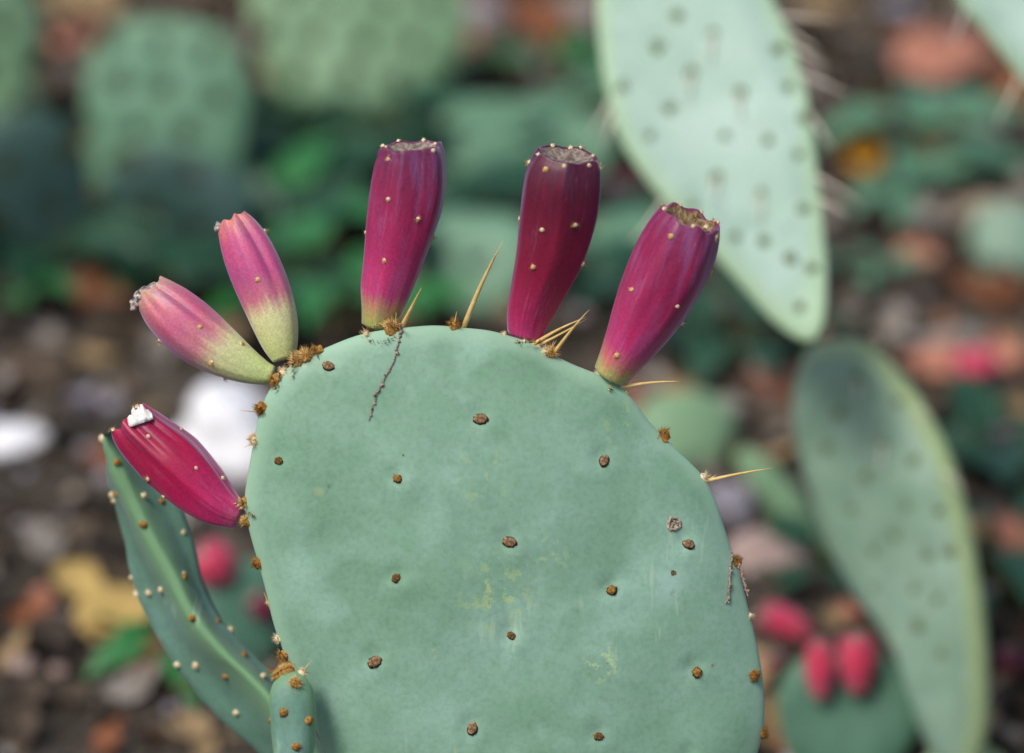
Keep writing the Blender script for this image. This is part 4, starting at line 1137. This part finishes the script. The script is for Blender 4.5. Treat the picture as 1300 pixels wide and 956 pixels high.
for a_ in [(1200, 95, 150, 'salmon', -60, 'broad salmon dead leaf beside the corner pad'), (1088, 212, 85, 'orange', 20, 'orange-yellow dead leaf against soft green leaves', 0.9),
           (155, 800, 130, 'yellow', -75, 'broad yellow dead leaf beside the edge-on pad'), (130, 395, 110, 'rust', 15, 'rust brown dead leaf beyond the pink and green fruit'),
           (268, 335, 130, 'tan', 20, 'tan dead leaf standing behind the half-ripe fruit', 1.0), (1185, 472, 90, 'salmon', 70, 'salmon dead leaf touching a bright pink fallen fruit'),
           (965, 505, 70, 'salmon', 40, 'small salmon dead leaf between the rounded pad and the stacked cactus'), (150, 600, 90, 'rust', 80, 'rust dead leaf beyond the edge-on pad tip'),
           (100, 20, 120, 'tan', 60, 'dull tan dead leaf between the far pads'), (240, 10, 110, 'brown', -50, 'brown dead leaf beyond the far green pads'), (860, 520, 80, 'tan', 70, 'tan dead leaf over the rounded pale pad'),
           (680, 50, 100, 'rust', 50, 'rust dead leaf beside a pink fallen fruit'), (1280, 140, 90, 'rust', 10, 'rust dead leaf below the corner pad'), (1260, 385, 90, 'rust', 80, 'rust dead leaf below a pale bluish pad'),
           (1020, 530, 70, 'rust', -30, 'small rust dead leaf against the dull green pad'), (1050, 20, 80, 'tan', -60, 'tan dead leaf beside the pale blue-green pad spines'), (40, 480, 100, 'brown', 80, 'brown dead leaf beyond the smooth white stone'),
           (730, 30, 90, 'grey', 30, 'grey dead leaf beside the pale blue-green pad'), (1240, 445, 80, 'grey', -80, 'grey dead leaf beyond a salmon one'), (900, 400, 130, 'grey', 60, 'greyish dead leaf in the shade of the leaning fruit'),
           (55, 700, 80, 'grey', 30, 'grey curled dead leaf beside a small lilac pebble'), (190, 860, 70, 'rust', -20, 'rust dead leaf below a small green leafy plant'), (1285, 700, 80, 'salmon', 20, 'salmon dead leaf beyond the yellowish pad edge'),
           (430, 340, 90, 'brown', 50, 'brown dead leaf between the glossy leafy plants'), (800, 420, 90, 'brown', -50, 'brown dead leaf under the leaning fruit')]:
    dead_leaf(*a_)

# litter: far too many scraps to count
rnd = random.Random(5)
V, F, MI = [], [], []
lm = list(DL.values())
order = list(DL.keys())
wts = {'salmon': 7, 'yellow': 0.6, 'orange': 0, 'rust': 8, 'tan': 15, 'brown': 30, 'grey': 26, 'dark': 42}
def clear_of(x, y): return not (abs(x - base_main.x) < 0.14 and abs(y - base_main.y) < 0.05)
for i in range(6500):
    x, y = rnd.uniform(-1.0, 1.0), rnd.uniform(1.2, 4.0)
    if not clear_of(x, y): continue
    kind = rnd.choices(order, [wts[k] for k in order])[0]
    s = rnd.uniform(0.010, 0.045); wd = s * rnd.uniform(0.25, 0.5)
    rot = Matrix.Rotation(rnd.uniform(0, 6.28), 3, 'Z') @ Matrix.Rotation(rnd.gauss(0, 0.35), 3, 'X') @ Matrix.Rotation(rnd.gauss(0, 0.4), 3, 'Y')
    c0 = Vector((x, y, gz(x, y) + rnd.uniform(0.002, 0.012)))
    k = len(V); cv = rnd.uniform(-0.5, 0.5)
    for j, (t, w) in enumerate(((-0.5, 0.1), (-0.2, 0.8), (0.12, 1.0), (0.36, 0.6), (0.5, 0.05))):
        for sx in (-1, 0, 1):
            V.append(c0 + rot @ Vector((sx * wd * w, t * s, cv * s * (t * t * 2) + abs(sx) * wd * 0.3)))
    for j in range(4):
        for q in range(2):
            F.append((k + j * 3 + q, k + j * 3 + q + 1, k + j * 3 + q + 4, k + j * 3 + q + 3)); MI.append(order.index(kind))
tag(build('leaf_litter', V, F, lm, None, (0, 0, 0), mi=MI, recalc=False), 'dry brown leaf scraps strewn over the soil', 'litter', kind='stuff')
V, F, MI = [], [], []
for i in range(900):
    x, y = rnd.uniform(-1.0, 1.0), rnd.uniform(1.2, 4.0)
    if not clear_of(x, y): continue
    a = rnd.uniform(0, 6.28); ln = rnd.uniform(0.03, 0.14)
    p = Vector((x, y, gz(x, y) + 0.004)); q = p + Vector((math.cos(a) * ln, math.sin(a) * ln, 0)); q.z = gz(q.x, q.y) + rnd.uniform(0.004, 0.02)
    spike(V, F, MI, p, q - p, ln, rnd.uniform(0.0008, 0.002), rnd.choices((0, 1, 2), (3, 2, 2))[0], 4)
tag(build('twig_litter', V, F, [DL['grey'], DL['tan'], DL['brown']], None, (0, 0, 0), mi=MI, recalc=False), 'thin dry twigs and grass straws strewn over the soil', 'twigs', kind='stuff')
V, F, MI = [], [], []
bm = bmesh.new(); bmesh.ops.create_icosphere(bm, subdivisions=1, radius=1)
iv = [v_.co.copy() for v_ in bm.verts]; iF = [tuple(v_.index for v_ in f.verts) for f in bm.faces]; bm.free()
for i in range(2200):
    x, y = rnd.uniform(-1.0, 1.0), rnd.uniform(1.2, 4.0)
    if not clear_of(x, y): continue
    r = rnd.uniform(0.002, 0.009); k = len(V)
    sc = Vector((rnd.uniform(.7, 1.3), rnd.uniform(.7, 1.3), rnd.uniform(.5, .9))) * r
    mi = rnd.choices((0, 1, 2, 3), (4, 2, 1, 5))[0]
    for q in iv: V.append((x + q.x * sc.x, y + q.y * sc.y, gz(x, y) + r * 0.3 + q.z * sc.z))
    for f in iF: F.append(tuple(k + j for j in f)); MI.append(mi)
tag(build('gravel', V, F, [M['grey_stone'], M['buff_stone'], M['pink_stone'], gm], None, (0, 0, 0), mi=MI, recalc=False), 'small mixed gravel scattered over the soil', 'gravel', kind='stuff')
